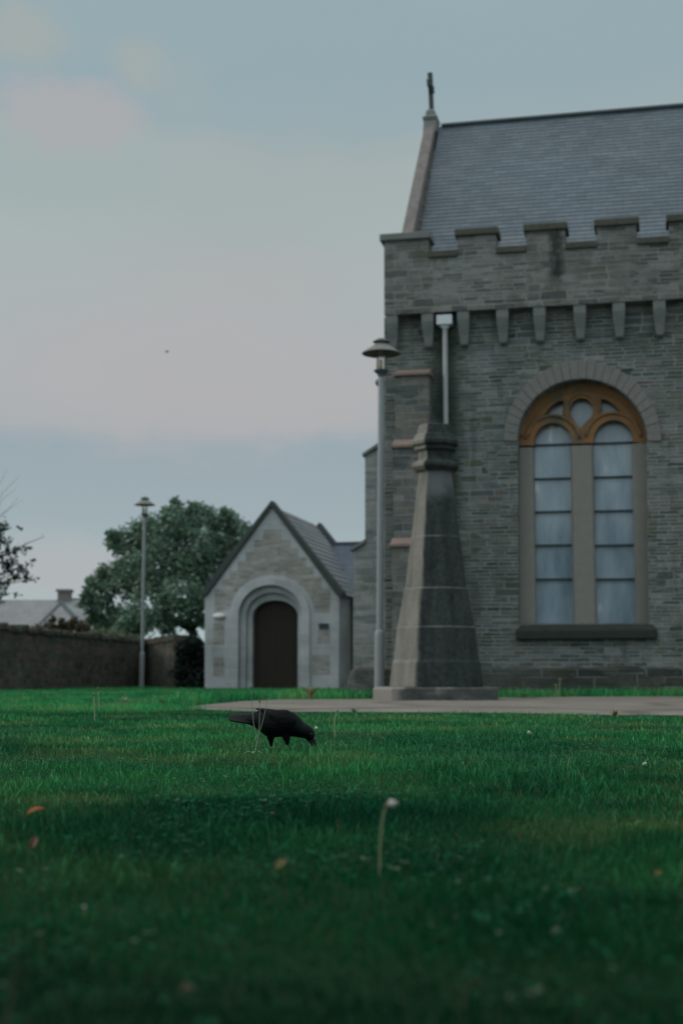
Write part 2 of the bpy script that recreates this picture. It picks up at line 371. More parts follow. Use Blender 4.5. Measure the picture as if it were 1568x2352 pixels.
for i, x in enumerate(cx_):
    hw = 0.115; zt = zp - 0.002
    pr = [(-0.235, zt), (-0.235, zt - 0.16), (-0.21, zt - 0.26), (-0.15, zt - 0.45), (-0.12, zb + 0.04), (-0.06, zb), (-0.002, zb), (-0.002, zt)]
    wd = [hw, hw, hw * .95, hw * .78, hw * .62, hw * .6, hw * .6, hw]
    c = MB(); n = len(pr)
    c.v = [(x - q, y, z) for (y, z), q in zip(pr, wd)] + [(x + q, y, z) for (y, z), q in zip(pr, wd)]
    c.f = [tuple(range(n))] + [tuple(range(2 * n - 1, n - 1, -1))] + [(k, (k + 1) % n, n + (k + 1) % n, n + k) for k in range(n)]
    c.build('corbel', M['grey_stone'], church, bevel=0.012)
# roof: lapped rows of slate on both slopes
ye, ze = 0.45, zs - 0.42; yr = DEP / 2; zr = rz_
xr0 = 0.5 * (ch(947, 530, ye)[0] + ch(1004, 292, yr)[0])
M['slate'] = slate('blue_grey_slate', (0.055, 0.079, 0.099), (0.088, 0.114, 0.134), 0.30, (zr - ze) / 44, 0.22)
def rows(mb, x0, x1, y0, z0, y1, z1, n, th=0.014, sgn=1):
    L = math.hypot(y1 - y0, z1 - z0); ny, nz = -(z1 - z0) / L, (y1 - y0) / L
    if nz < 0: ny, nz = -ny, -nz
    for i in range(n):
        a, b = i / n, (i + 1) / n
        ya, za, yb, zb_ = y0 + (y1 - y0) * a, z0 + (z1 - z0) * a, y0 + (y1 - y0) * b, z0 + (z1 - z0) * b
        mb.add([(x0, ya + ny * th, za + nz * th), (x1, ya + ny * th, za + nz * th), (x1, yb, zb_), (x0, yb, zb_), (x0, ya, za), (x1, ya, za)],
               [(0, 1, 2, 3), (4, 5, 1, 0)])
rb = MB(); rows(rb, xr0, XW - 0.3, ye, ze, yr, zr, 44, .009); rows(rb, xr0, XW - 0.3, DEP - ye, ze, yr, zr, 44)
rf = rb.build('roof', M['slate'], church, fix=False)
MB().plate([[(xr0 + 0.05, zr - 0.03), (XW - 0.3, zr - 0.03), (XW - 0.3, zr + 0.05), (xr0 + 0.05, zr + 0.05)]], yr - 0.09, yr + 0.09).build('ridge', M['lead'], rf, bevel=0.03)
# raking gable coping, saddle stone and cross
xg0 = 0.5 * (ch(911, 530, 0.2)[0] + ch(970, 300, yr)[0]); xg1 = xr0 - 0.06
cz = 0.22
gc = MB().plate([[(0.25, zs - 0.45), (DEP / 2, rz_ - 0.2), (DEP - 0.25, zs - 0.45), (DEP - 0.25, zs - 0.15), (DEP / 2, rz_ + cz), (0.25, zs - 0.15)]], xg0, xg1)
turn(gc, lambda x, y, z: (y, x, z)).build('gable_coping', M['coping'], church, bevel=0.02)
xm = (xg0 + xg1) / 2
za = ch(983, 300, yr)[1]; zb1 = ch(983, 252, yr)[1]; zt = ch(983, 166, yr)[1]
sq = lambda hw, hd, z: [(xm - hw, yr - hd, z), (xm + hw, yr - hd, z), (xm + hw, yr + hd, z), (xm - hw, yr + hd, z)]
hh = zb1 - za
MB().loft([sq(.15, .3, za - 0.15), sq(.145, .22, za + hh * .25), sq(.15, .2, za + hh * .3), sq(.17, .24, za + hh * .5), sq(.16, .22, za + hh * .56), sq(.115, .15, za + hh * .6), sq(.10, .13, za + hh * .85), sq(.06, .07, zb1)]).build('saddle_stone', M['grey_stone'], church, bevel=0.015)
H = zt - zb1
def crossmesh():
    c = MB(); a = 0.04
    loop = [(-.045, 0), (.045, 0), (.04, H * .40), (.055, H * .58), (.24, H * .56), (.24, H * .74), (.055, H * .72), (.06, H), (-.06, H), (-.055, H * .72), (-.24, H * .74), (-.24, H * .56), (-.055, H * .58), (-.04, H * .40)]
    c.plate([loop], -0.05, 0.05)
    c.plate([[(0.19 * math.cos(k * math.pi / 16), H * .65 + 0.19 * math.sin(k * math.pi / 16)) for k in range(32)], [(0.14 * math.cos(k * math.pi / 16), H * .65 + 0.14 * math.sin(k * math.pi / 16)) for k in range(32)]], -0.034, 0.034)
    return turn(c, lambda x, y, z: (xm + y + (-0.02 + 0.03 * (1 - z / H)), yr + x, zb1 - 0.02 + z))
crossmesh().build('cross', M['cross'], church, bevel=0.012)
# buttress on the south side, three offsets capped in pink sandstone
def stage(px0, px1, py, yl):
    return ch(px0, py, yl)[0], ch(px1, py, yl)[0]
z1 = ch(945, 846, -0.45)[1]; z2 = ch(925, 1012, -0.7)[1]; z3 = ch(920, 1240, -0.95)[1]
a0, a1 = stage(906, 984, 900, -0.45)
MB().box(a0, a1, -0.42, -0.002, -0.1, z1 - 0.1).build('buttress', M['corner'], church)
MB().box(a0 + 0.01, a1 - 0.01, -0.67, -0.422, -0.1, z2 - 0.12).build('buttress', M['corner'], church)
MB().box(a0 + 0.02, a1 - 0.02, -0.92, -0.672, -0.1, z3 - 0.12).build('buttress', M['corner'], church)
for zz, yb, y0 in ((z1, -0.002, -0.47), (z2, -0.423, -0.72), (z3, -0.673, -0.97)):
    MB().loft([[(a0 - .03, y0, zz - .13), (a1 + .03, y0, zz - .13), (a1 + .03, yb, zz - .13), (a0 - .03, yb, zz - .13)],
               [(a0 - .03, y0, zz - .07), (a1 + .03, y0, zz - .07), (a1 + .03, yb, zz - .07), (a0 - .03, yb, zz - .07)],
               [(a0 - .01, y0 + .06, zz - .05), (a1 + .01, y0 + .06, zz - .05), (a1 + .01, yb, zz - .05), (a0 - .01, yb, zz - .05)],
               [(a0 - .01, yb - .05, zz + .06), (a1 + .01, yb - .05, zz + .06), (a1 + .01, yb, zz + .06), (a0 - .01, yb, zz + .06)]]).build('string_course', M['pink_stone'], church, bevel=0.01)
# stepped buttress on the west side
pts = [(885, 868), (868, 882), (868, 1030), (838, 1047), (838, 1250), (811, 1266), (811, 1600), (885, 1600)]
lp = [ch(x, y, 0.12) for x, y in pts]; lp[0] = (-0.002, lp[0][1]); lp[-1] = (-0.002, -0.1); lp[-2] = (lp[-2][0], -0.1)
MB().plate([lp], 0.12, 1.0).build('buttress', M['buttress'], church)
for (x0, y0), (x1, y1) in (((868, 1026), (836, 1045)), ((840, 1246), (808, 1263)), ((888, 862), (866, 879))):
    A, B = ch(x0, y0, .1), ch(x1, y1, .1)
    MB().plate([[A, (A[0], A[1] + .07), (B[0] - .03, B[1] + .03), (B[0] - .03, B[1] - .03)]], 0.07, 1.05).build('weathering_slab', M['grey_stone'], church)
lp = [ch(x, y, 0.03) for x, y in [(868, 1532), (822, 1532), (806, 1540), (799, 1560), (795, 1600), (868, 1600)]]
lp[0] = (-0.045, lp[0][1]); lp[-1] = (-0.045, -0.1); lp[-2] = (lp[-2][0], -0.1)
MB().plate([lp], 0.03, 1.1).build('buttress_plinth', M['corner'], church, bevel=0.03)
# downpipe
px_ = PIPE_X; zh = ch(1023, 748, -0.14)[1]
dp = MB().tube([(px_, -0.13, 0.0), (px_, -0.13, zh)], 0.047, 12)
for k in range(4):
    zz = 0.8 + k * 1.35; dp.lathe([(0.062, zz), (0.062, zz + 0.09)], 12, (px_, -0.13)); dp.box(px_ - .1, px_ + .1, -0.07, -0.004, zz + .02, zz + .06)
dpo = dp.build('downpipe', M['pipe'], church, smooth=False)
zt2 = ch(1023, 725, -0.14)[1]
MB().loft([[(px_ - a, -0.13 - b, z), (px_ + a, -0.13 - b, z), (px_ + a, -0.13 + b, z), (px_ - a, -0.13 + b, z)] for a, b, z in ((.06, .05, zh - .05), (.09, .07, zh), (.145, .11, zh + .015), (.145, .11, zt2))]).build('hopper', M['hopper'], dpo)
# window
win = empty('window', (0, 0, 0)); win.parent = church
vs = 27
for i in range(vs):
    t0, t1 = 180 * i / vs, 180 * (i + 0.975) / vs
    q = arc(1337, 1013, 149.5, 142.5, t0, t1, 3) + arc(1337, 1013, 181, 184, t1, t0, 3)
    MB().plate([q], -0.035 - 0.012 * random.random(), -0.002).build('voussoir', M['voussoir'], win, bevel=0.01)
YT = 0.3
def wl(dx, dy, yl=YT): return ch(dx, dy, yl)
def light_loop(l, r, topy, spr, bot):
    c, a = (l + r) / 2, (r - l) / 2
    return [wl(r, bot)] + arc(c, spr, a, spr - topy, 0, 180, 16, wl, YT) + [wl(l, bot)]
SPL = 1024
hd = [wl(1499, SPL)] + arc(1342, 1013, 158, 146, 0, 180, 28, wl, YT) + [wl(1184, SPL)]
LL, RL = (1226, 1313, 971, 1015), (1363, 1453, 965, 1011)
def with_notches():
    l = light_loop(*LL, SPL); r = light_loop(*RL, SPL)
    return [hd[0]] + hd[1:-1] + [hd[-1]] + [(l[-1][0], hd[-1][1])] + l[1:-1][::-1] + [(l[0][0], hd[-1][1])] + [(r[-1][0], hd[-1][1])] + r[1:-1][::-1] + [(r[0][0], hd[-1][1])]
octo = arc(1335, 941, 27, 27, -35, 215, 20, wl, YT) + [wl(1331, 984)]
tl = [wl(1290, 954), wl(1294, 920), wl(1280, 922), wl(1265, 933), wl(1249, 953)]
tr = [wl(1382, 950), wl(1379, 916), wl(1393, 918), wl(1410, 930), wl(1426, 948)]
MB().plate([with_notches(), octo, tl, tr], YT, YT + 0.22).build('tracery', M['ochre'], win, bevel=0.02)
# raised mouldings round the oculus and the heads of the lights
for (c, r_, sp, tp) in ((0, 0, 0, 0),):
    md = MB()
    for l, r, tp, sp in (LL, RL):
        q = arc((l + r) / 2, sp, (r - l) / 2 + 19, sp - tp + 17, 8, 172, 20, wl, YT)
        md.tube([(x, YT - .012, z) for x, z in q], 0.03, 8)
    q = arc(1342, 1013, 147, 135, 4, 176, 40, wl, YT); md.tube([(x, YT - .006, z) for x, z in q], 0.04, 8)
    q = arc(1342, 1013, 128, 117, 6, 174, 40, wl, YT); md.tube([(x, YT - .004, z) for x, z in q], 0.022, 8)
    q = arc(1335, 941, 37, 37, -45, 225, 24, wl, YT); md.tube([(x, YT - .012, z) for x, z in q], 0.03, 8)
    md.build('tracery_moulding', M['ochre'], win, smooth=True)
zl = wl(1300, SPL)[1]; zw = ch(1300, WB)[1]
def post(a, b, nm):
    x0, x1 = wl(a, 1200)[0], wl(b, 1200)[0]; e = 0.035
    MB().loft([[(x0, YT + .24, z), (x0, YT + e, z), (x0 + e, YT, z), (x1 - e, YT, z), (x1, YT + e, z), (x1, YT + .24, z)] for z in (zw, zl - 0.002)]).build(nm, M['jamb'], win, bevel=0.006)
post(1180, 1226, 'jamb'); post(1312, 1364, 'mullion'); post(1454, 1500, 'jamb')
YG = 0.56
x0, x1 = wl(1200, 1200, YG)[0], wl(1490, 1200, YG)[0]
gl = [ch(1482, WB, YG)] + arc(1344, 1013, 140, 132, 0, 180, 24, ch, YG) + [ch(1204, WB, YG)]
MB().plate([gl], YG, YG + 0.012).build('pane', M['glass'], win)
for l, r, ys in ((1225, 1316, (1022, 1100, 1176, 1253, 1331)), (1362, 1457, (1018, 1096, 1174, 1253, 1331))):
    for y in ys:
        A, B = ch(l, y, YG), ch(r, y, YG); z = (A[1] + B[1]) / 2
        MB().box(A[0], B[0], YG - 0.05, YG - 0.003, z - 0.018, z + 0.018).build('saddle_bar', M['iron'], win)
MB().plate([[ch(1478, WB, .72)] + arc(1344, 1013, 136, 130, 0, 180, 16, ch, .72) + [ch(1208, WB, .72)]], 0.72, 0.76).build('inner_blind', plain('pale_inner_blind', (0.3, 0.32, 0.33)), win)
s0, s1 = ch(1184, 1450, -.12)[0], ch(1509, 1450, -.12)[0]; sz0, sz1 = ch(1340, 1468, -.12)[1], ch(1340, 1441, -.12)[1]
MB().loft([[(s0, -.13, sz0), (s1, -.13, sz0), (s1, .55, sz0), (s0, .55, sz0)], [(s0, -.13, sz1 - .05), (s1, -.13, sz1 - .05), (s1, .55, sz1 - .05), (s0, .55, sz1 - .05)], [(s0 + .1, .02, zw - .003), (s1 - .1, .02, zw - .003), (s1 - .1, .55, zw - .003), (s0 + .1, .55, zw - .003)]]).build('sill', plain('black_weathered_sill', (0.03, 0.036, 0.03), 0.95), win, bevel=0.02)

# ------------------------------------------------------------------ porch building behind
_p = at(626, HZ, 36.0); PO = Vector((_p.x, _p.y, 0)); po = loc(PO)
porch = empty('porch_building', PO, ANG)
tag(porch, 'small pale stone gabled porch with round arched dark doorway beside the church', 'porch')
M['porch'] = stone('pale_ashlar', [(0.40, 0.41, 0.43), (0.45, 0.46, 0.475), (0.48, 0.48, 0.49), (0.43, 0.435, 0.465)], (0.50, 0.50, 0.51), thin=(0.45, 0.24), big=(0.6, 0.3), mort=0.006, var=0.16, bstr=0.3, tk=0.1)
M['rubble'] = stone('brown_rubble_panel', [(0.27, 0.26, 0.245), (0.34, 0.325, 0.30), (0.39, 0.375, 0.355), (0.31, 0.29, 0.265)], (0.33, 0.325, 0.31), thin=(0.3, 0.1), big=(0.4, 0.16), mort=0.008, var=0.3)
fr = [po(470, 1600), po(777, 1600), po(779, 1356), po(624.5, 1160), po(470, 1357)]
fr[0] = (fr[0][0], -.1); fr[1] = (fr[1][0], -.1)
def arch(cx, hw, topy, spr, bot, yl=0.0, n=22):
    l = arc(cx, spr, hw, spr - topy, 0, 180, n, po, yl); b = (-0.05)
    return [(l[0][0], b)] + l + [(l[-1][0], b)]
MB().plate([fr, arch(622, 73, 1344, 1414, 1590)], 0, 0.25).build('front_wall', M['porch'], porch)
def ring(o, i, y0, y1, nm):
    loop = o + i[::-1]; MB().plate([loop], y0, y1).build(nm, M['porch'], porch, bevel=0.02)
ring(arch(621, 91, 1326, 1414, 1590), arch(622, 73.4, 1344, 1414, 1590), -0.05, -0.003, 'arch_hood')
ring(arch(625, 82, 1338, 1414, 1590, .12), arch(627, 62, 1361, 1415, 1590, .12), 0.10, 0.27, 'arch_order')
ring(arch(629, 72, 1352, 1414, 1590, .25), arch(632.5, 52, 1379, 1416, 1590, .25), 0.22, 0.48, 'arch_order')
def wood():
    m, g, out = new_mat('dark_door_wood'); oc = g.n('ShaderNodeTexCoord').outputs['Object']; s = g.n('ShaderNodeSeparateXYZ', {0: oc}).outputs
    n = g.noise(g.n('ShaderNodeVectorMath', {0: oc, 1: (14, 14, 1)}, operation='MULTIPLY').outputs[0], 1.0, 4)
    pl = g.m('PINGPONG', s[0], 0.075)
    col = g.mix(n, (0.018, 0.014, 0.009, 1), (0.034, 0.026, 0.017, 1)); col = g.mix(g.sstep(pl, 0.006, 0.0), col, (0.006, 0.005, 0.004, 1))
    finish(g, out, col, 0.7, pl, 0.3, 0.02, 0.3); return m
dr = MB().plate([arch(633, 58, 1372, 1414, 1590, .45)], 0.40, 0.46).build('door', wood(), porch)
hx, hz_ = po(676, 1500, .39); MB().lathe([(0.0, 0), (0.04, 0), (0.045, 0.02), (0.0, 0.03)], 10).v
MB().tube([(hx, .40, hz_ - .06), (hx, .35, hz_ - .06), (hx, .35, hz_ + .06), (hx, .40, hz_ + .06)], .012, 6).build('handle', M['iron'], dr)
# rubble panels let into the ashlar, 4 mm proud
def panel(pts): MB().plate([[po(x, y) for x, y in pts]], -0.004, -0.001).build('rubble_panel', M['rubble'], porch)
hoodtop = [po(x, y) for x, y in ((0, 0),)]
def c6(x, y): return 401.8 + x * .2929, 1090.8 + y * .2929
gp = [(690, 430), (835, 430), (835, 510), (905, 510), (905, 570), (965, 570), (965, 645), (1030, 645), (1030, 720), (1085, 720), (1085, 800), (1150, 800), (1150, 895), (1215, 895), (1215, 1080)]
aa = [(760 + 335 * math.cos(R(t)), 1100 - 318 * math.sin(R(t))) for t in range(4, 177, 8)]
gp += aa + [(310, 1078), (310, 895), (370, 895), (370, 820), (430, 820), (430, 750), (490, 750), (490, 680), (555, 680), (555, 600), (620, 600), (620, 510), (690, 510)]
panel([c6(x, y) for x, y in gp])
for x0, x1, y0, y1 in ((300, 385, 1165, 1335), (300, 385, 1430, 1580), (1075, 1215, 1415, 1570), (1120, 1215, 1215, 1325)):
    panel([c6(x0, y1), c6(x1, y1), c6(x1, y0), c6(x0, y0)])
A, B = po(*c6(1128, 1208)), po(*c6(1205, 1165))
MB().box(A[0], B[0], -0.03, -0.001, A[1], B[1]).build('vent', M['iron'], porch)
A, B = po(*c6(300, 1133)), po(*c6(398, 1085))
wlz = (A[1] + B[1]) / 2; wlx = (A[0] + B[0]) / 2
MB().loft([[(wlx + .16 * k * math.cos(q * math.pi / 10), yy, wlz + .075 * k * math.sin(q * math.pi / 10)) for q in range(20)] for yy, k in ((-0.001, .9), (-.04, 1), (-.09, .95), (-.125, .6), (-.13, .1))]).build('wall_light', plain('white_opal_cover', (0.72, 0.68, 0.67), 0.4, 0.5, var=0.05), porch, smooth=True)
# side walls, coping, roof
xl, xr = fr[0][0], fr[1][0]; apx, apz = fr[3]; ez = fr[2][1]; PD = 1.6
MB().box(xr - .3, xr, 0.252, PD, -.1, ez - .05).build('side_wall', M['porch'], porch)
MB().box(xl, xl + .3, 0.252, PD, -.1, ez - .05).build('side_wall', M['porch'], porch)
ax, azz = po(624.5, 1149); kl, kr = po(462, 1360), po(789, 1360)
th = 0.13
MB().plate([[(kl[0], kl[1]), (ax, azz), (kr[0], kr[1]), (kr[0] - .02, kr[1] - th * 1.0), (kr[0] - .16, kr[1] - th * .7), (ax, azz - th * 1.35), (kl[0] + .16, kl[1] - th * .7), (kl[0] + .02, kl[1] - th)]], -0.07, 0.3).build('gable_coping', plain('dark_grey_coping', (0.06, 0.072, 0.07), 0.9, 0.2, var=0.3), porch, bevel=0.02)
M['porch_slate'] = slate('porch_slate', (0.13, 0.14, 0.15), (0.19, 0.195, 0.2), 0.3, 0.16, 0.5)
M['chapel_slate'] = slate('chapel_slate', (0.075, 0.105, 0.14), (0.11, 0.14, 0.175), 0.3, 0.17, 0.15)
pr_ = MB()
for sx, kk in ((1, kr), (-1, kl)):
    q = MB(); W = abs(kk[0] - ax)
    rows(q, 0.3, PD + 2.95, 0.0, kk[1] - .08, W, azz - .14, 16, 0.016)
    turn(q, lambda x, y, z: (kk[0] - sx * y, x, z)); pr_.add(q.v, q.f)
pr_.build('roof', M['porch_slate'], porch, fix=False)
# chapel range behind the porch
cp0 = PO + EY * PD; cq = loc(cp0)
chapel = empty('side_chapel', cp0, ANG); tag(chapel, 'low stone range with blue slate roof behind the porch, joined to the church', 'building')
cx0, cx1 = cq(600, 1300)[0], cq(838, 1300)[0] + 4.5
ezz = cq(800, 1372)[1]; rgz = cq(800, 1250, 3.0)[1]
MB().box(cx0, cx1, 0, .4, -.1, ezz).build('wall', M['porch'], chapel)
q = MB(); rows(q, cq(660, 1300)[0], cx1, -.2, ezz - .05, 3.0, rgz, 20, .02); rows(q, cq(660, 1300)[0], cx1, 6.2, ezz - .05, 3.0, rgz, 20, .02)
rf2 = q.build('roof', M['chapel_slate'], chapel, fix=False)
MB().box(cq(660, 1300)[0], cx1, 2.9, 3.1, rgz - .03, rgz + .06).build('ridge', M['lead'], rf2)
ga = [cq(733, 1203, 3.6), cq(772, 1252, 3.6), cq(772, 1330, 3.6), cq(696, 1330, 3.6), cq(696, 1252, 3.6)]
MB().plate([ga], 3.6, 3.85).build('gablet', M['grey_stone'], chapel)
k1, k2, k3 = cq(733, 1200, 3.55), cq(776, 1254, 3.55), cq(690, 1254, 3.55)
MB().plate([[k3, k1, k2, (k2[0] - .02, k2[1] - .17), (k1[0], k1[1] - .24), (k3[0] + .02, k3[1] - .17)]], 3.52, 3.9).build('gablet_coping', plain('dark_gablet_coping', (0.06, 0.07, 0.075)), chapel)
MB().tube([(cq(804, 1400, -.1)[0], -.1, 0), (cq(804, 1400, -.1)[0], -.1, ezz - .1)], .06, 10).build('downpipe', plain('brown_downpipe', (0.11, 0.075, 0.04), 0.6), chapel)

# ------------------------------------------------------------------ stone obelisk
ob = empty('stone_obelisk', (0, 0, 0))
bp = at(1003, HZ, 20.55); ob.location = (bp.x, bp.y, 0); ob.rotation_euler = (0, 0, R(-6))
tag(ob, 'tapering octagonal blackened stone pillar with moulded cap on a low slab', 'obelisk')
def obz(dy, Y=20.2): return at(1003, dy, Y).z
px2m = 20.2 / F
def crust():
    m, g, out = new_mat('weathered_obelisk_stone'); oc = g.n('ShaderNodeTexCoord').outputs['Object']; s = g.n('ShaderNodeSeparateXYZ', {0: oc}).outputs
    n = g.noise(oc, 1.6, 5, 0.65); f = g.noise(oc, 18, 4, 0.6)
    # black crust grows on the two faces turned away from the weather side
    geo = g.n('ShaderNodeTexCoord').outputs['Object']
    side = g.m('ADD', g.m('MULTIPLY', s[0], 1.15), g.m('MULTIPLY', s[1], 0.75))
    rad = g.m('SQRT', g.m('ADD', g.m('MULTIPLY', s[0], s[0]), g.m('MULTIPLY', s[1], s[1])))
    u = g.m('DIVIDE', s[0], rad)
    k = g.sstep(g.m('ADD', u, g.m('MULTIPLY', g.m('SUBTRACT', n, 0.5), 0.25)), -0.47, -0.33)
    clean = g.mix(f, (0.17, 0.165, 0.15, 1), (0.255, 0.245, 0.224, 1))
    clean = g.mix(0.6, clean, g.ramp(n, [(0.3, (0.72, 0.72, 0.72)), (0.7, (1.12, 1.1, 1.08))]), 'MULTIPLY')
    stv = g.noise(g.n('ShaderNodeVectorMath', {0: oc, 1: (7, 7, 0.6)}, operation='MULTIPLY').outputs[0], 1.0, 4, 0.7)
    clean = g.mix(0.8, clean, g.ramp(stv, [(0.32, (0.55, 0.57, 0.56)), (0.55, (1, 1, 1)), (0.75, (1.12, 1.1, 1.08))]), 'MULTIPLY')
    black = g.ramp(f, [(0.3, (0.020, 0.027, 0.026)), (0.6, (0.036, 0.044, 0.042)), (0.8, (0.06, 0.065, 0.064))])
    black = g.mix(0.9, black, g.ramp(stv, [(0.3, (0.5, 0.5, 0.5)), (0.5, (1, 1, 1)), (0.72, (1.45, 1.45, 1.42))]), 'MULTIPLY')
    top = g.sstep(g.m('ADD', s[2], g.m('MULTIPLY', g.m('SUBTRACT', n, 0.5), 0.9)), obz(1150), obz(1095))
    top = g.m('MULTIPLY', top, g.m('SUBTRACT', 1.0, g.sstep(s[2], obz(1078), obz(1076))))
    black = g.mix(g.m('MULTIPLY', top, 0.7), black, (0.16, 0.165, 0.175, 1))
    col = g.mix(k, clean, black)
    for dy in (1230, 1350, 1440):
        d = g.m('ABSOLUTE', g.m('SUBTRACT', s[2], obz(dy)))
        ln = g.m('SUBTRACT', 1.0, g.sstep(g.m('ADD', d, g.m('MULTIPLY', g.noise(oc, 5, 5, 0.75), 0.05)), 0.022, 0.038))
        col = g.mix(g.m('MULTIPLY', ln, 0.38), col, (0.27, 0.27, 0.26, 1))
    finish(g, out, col, 0.93, f, 0.5, 0.012, 0.2); return m
M['crust'] = crust()
PH = R(22.5)
c8 = 1 / math.cos(R(22.5))
P = lambda hw, dy: (hw * px2m * c8, obz(dy))
MB().lathe([P(107, 1579), P(101, 1521), P(97, 1516), P(90, 1442), P(88.6, 1439), P(73, 1352), P(71, 1349), P(57, 1231), P(55.6, 1228), P(38, 1079)], 8, ph=PH).build('shaft', M['crust'], ob, bevel=0.015)
def capmat():
    m, g, out = new_mat('cap_stone'); oc = g.n('ShaderNodeTexCoord').outputs['Object']
    n = g.noise(oc, 5, 4, 0.6)
    col = g.ramp(n, [(0.3, (0.12, 0.12, 0.1)), (0.6, (0.24, 0.225, 0.19)), (0.8, (0.3, 0.28, 0.24))]); finish(g, out, col, 0.93, n, 0.4, 0.02, 0.2); return m
MB().lathe([P(37, 1080), P(48, 1074), P(55, 1067), P(54, 1059), P(42, 1052), P(39, 1047), P(39, 1031), P(48, 1027), P(48, 1022), P(45, 1020), P(54, 1015), P(54.5, 1007), P(49, 999), P(47, 993), P(42, 991), P(38, 975), P(36, 968), P(20, 964)], 8, ph=PH).build('cap', M['crust'], ob, bevel=0.012)
sl = MB(); hw = 141 * px2m; hc = 0.28
oct_ = lambda k, z: [(hw * k, -hw * k + hc, z), (hw * k, hw * k - hc, z), (hw * k - hc, hw * k, z), (-hw * k + hc, hw * k, z), (-hw * k, hw * k - hc, z), (-hw * k, -hw * k + hc, z), (-hw * k + hc, -hw * k, z), (hw * k - hc, -hw * k, z)]
sl.loft([oct_(1, -0.05), oct_(1, 0.165), oct_(.985, 0.19)])
def slabmat():
    m, g, out = new_mat('slab_stone'); oc = g.n('ShaderNodeTexCoord').outputs['Object']; s = g.n('ShaderNodeSeparateXYZ', {0: oc}).outputs
    n = g.noise(oc, 3.5, 5, 0.65); f = g.noise(oc, 20, 3)
    k = g.sstep(g.m('ADD', s[0], g.m('MULTIPLY', g.m('SUBTRACT', n, 0.5), 0.5)), -0.55, -0.4)
    col = g.mix(k, (0.24, 0.22, 0.2, 1), g.ramp(n, [(0.35, (0.04, 0.045, 0.042)), (0.55, (0.075, 0.08, 0.078)), (0.68, (0.17, 0.165, 0.155))]))
    finish(g, out, col, 0.93, f, 0.5, 0.015, 0.2); return m
sl.build('base_slab', slabmat(), ob, bevel=0.02)

# ------------------------------------------------------------------ street lamps
M['post'] = plain('grey_lamp_post', (0.215, 0.235, 0.245), 0.5, 0.5, 0.2, var=0.12)
M['shade'] = plain('weathered_lamp_shade', (0.16, 0.162, 0.145), 0.65, 0.3, var=0.25, scale=14)
M['lampdark'] = plain('dark_lamp_metal', (0.07, 0.085, 0.085), 0.6, 0.4)
def lglass():
    m, g, out = new_mat('lamp_glass')
    a = g.n('ShaderNodeBsdfTransparent', {'Color': (0.86, 0.88, 0.87, 1)}); b = g.n('ShaderNodeBsdfGlossy', {'Color': (0.9, 0.9, 0.9, 1), 'Roughness': 0.12})
    x = g.n('ShaderNodeMixShader', {0: 0.14, 1: a.outputs[0], 2: b.outputs[0]}); g.t.links.new(x.outputs[0], out.inputs[0]); return m
M['lglass'] = lglass(); M['bulb'] = plain('amber_bulb', (0.75, 0.56, 0.4), 0.4, 0.5, var=0.05)
def lamp(Y, px, ybase, ytop, lean):
    b = at(px, HZ, Y); r = empty('street_lamp', (b.x, b.y, 0)); r.rotation_euler = (0, R(lean), 0)
    H = 5.41; k = 1.0; u = 21.0 / F
    Z = lambda dy: H - (dy - 765) * u
    MB().lathe([(.075, -.1), (.075, 0.95), (.068, 1.0), (.05, 1.02), (.046, Z(858)), (.046, Z(855))], 16).build('post', M['post'], r, smooth=False)
    MB().lathe([(7.5 * u, Z(858)), (9 * u, Z(852)), (17 * u, Z(845)), (18 * u, Z(842)), (14 * u, Z(840)), (3 * u, Z(839.5))], 20).build('base_cup', M['lampdark'], r)
    MB().lathe([(12.6 * u, Z(840)), (12.6 * u, Z(784))], 24).build('glass', M['lglass'], r, smooth=True)
    MB().lathe([(2 * u, Z(839)), (4.5 * u, Z(835)), (5 * u, Z(822)), (2 * u, Z(817))], 12, c=(-0.015, -0.02)).build('bulb', M['bulb'], r, smooth=True)
    bars = MB()
    for q in range(4):
        a = math.pi / 4 + q * math.pi / 2; bars.tube([(13 * u * math.cos(a), 13 * u * math.sin(a), Z(841)), (13 * u * math.cos(a), 13 * u * math.sin(a), Z(783))], .007, 6)
    bars.build('cage', M['lampdark'], r)
    # conical shade, a thin shell open below
    MB().lathe([(13 * u, Z(788)), (45 * u, Z(803)), (46 * u, Z(802)), (45 * u, Z(800)), (30 * u, Z(790)), (17 * u, Z(781)), (15 * u, Z(780))], 32).build('lamp_shade', M['shade'], r)
    MB().lathe([(14 * u, Z(782)), (14 * u, Z(775)), (20 * u, Z(775)), (20.5 * u, Z(773.5)), (12 * u, Z(768)), (5 * u, Z(765)), (.5 * u, Z(765))], 24).build('cap', M['lampdark'], r)
    return r
l1 = lamp(21.0, 870.5, 0, 0, 0.55)
tag(l1, 'grey street lamp with conical shade standing behind the stone obelisk', 'street lamp', 'street lamps')
l2 = copy_tree(l1); b = at(325.5, HZ, 40.0); l2.location = (b.x, b.y, 0); l2.rotation_euler = (0, R(0.1), 0); l2.scale = (1, 1, 1)
tag(l2, 'distant grey street lamp in front of the boundary wall and bushy tree', 'street lamp', 'street lamps')

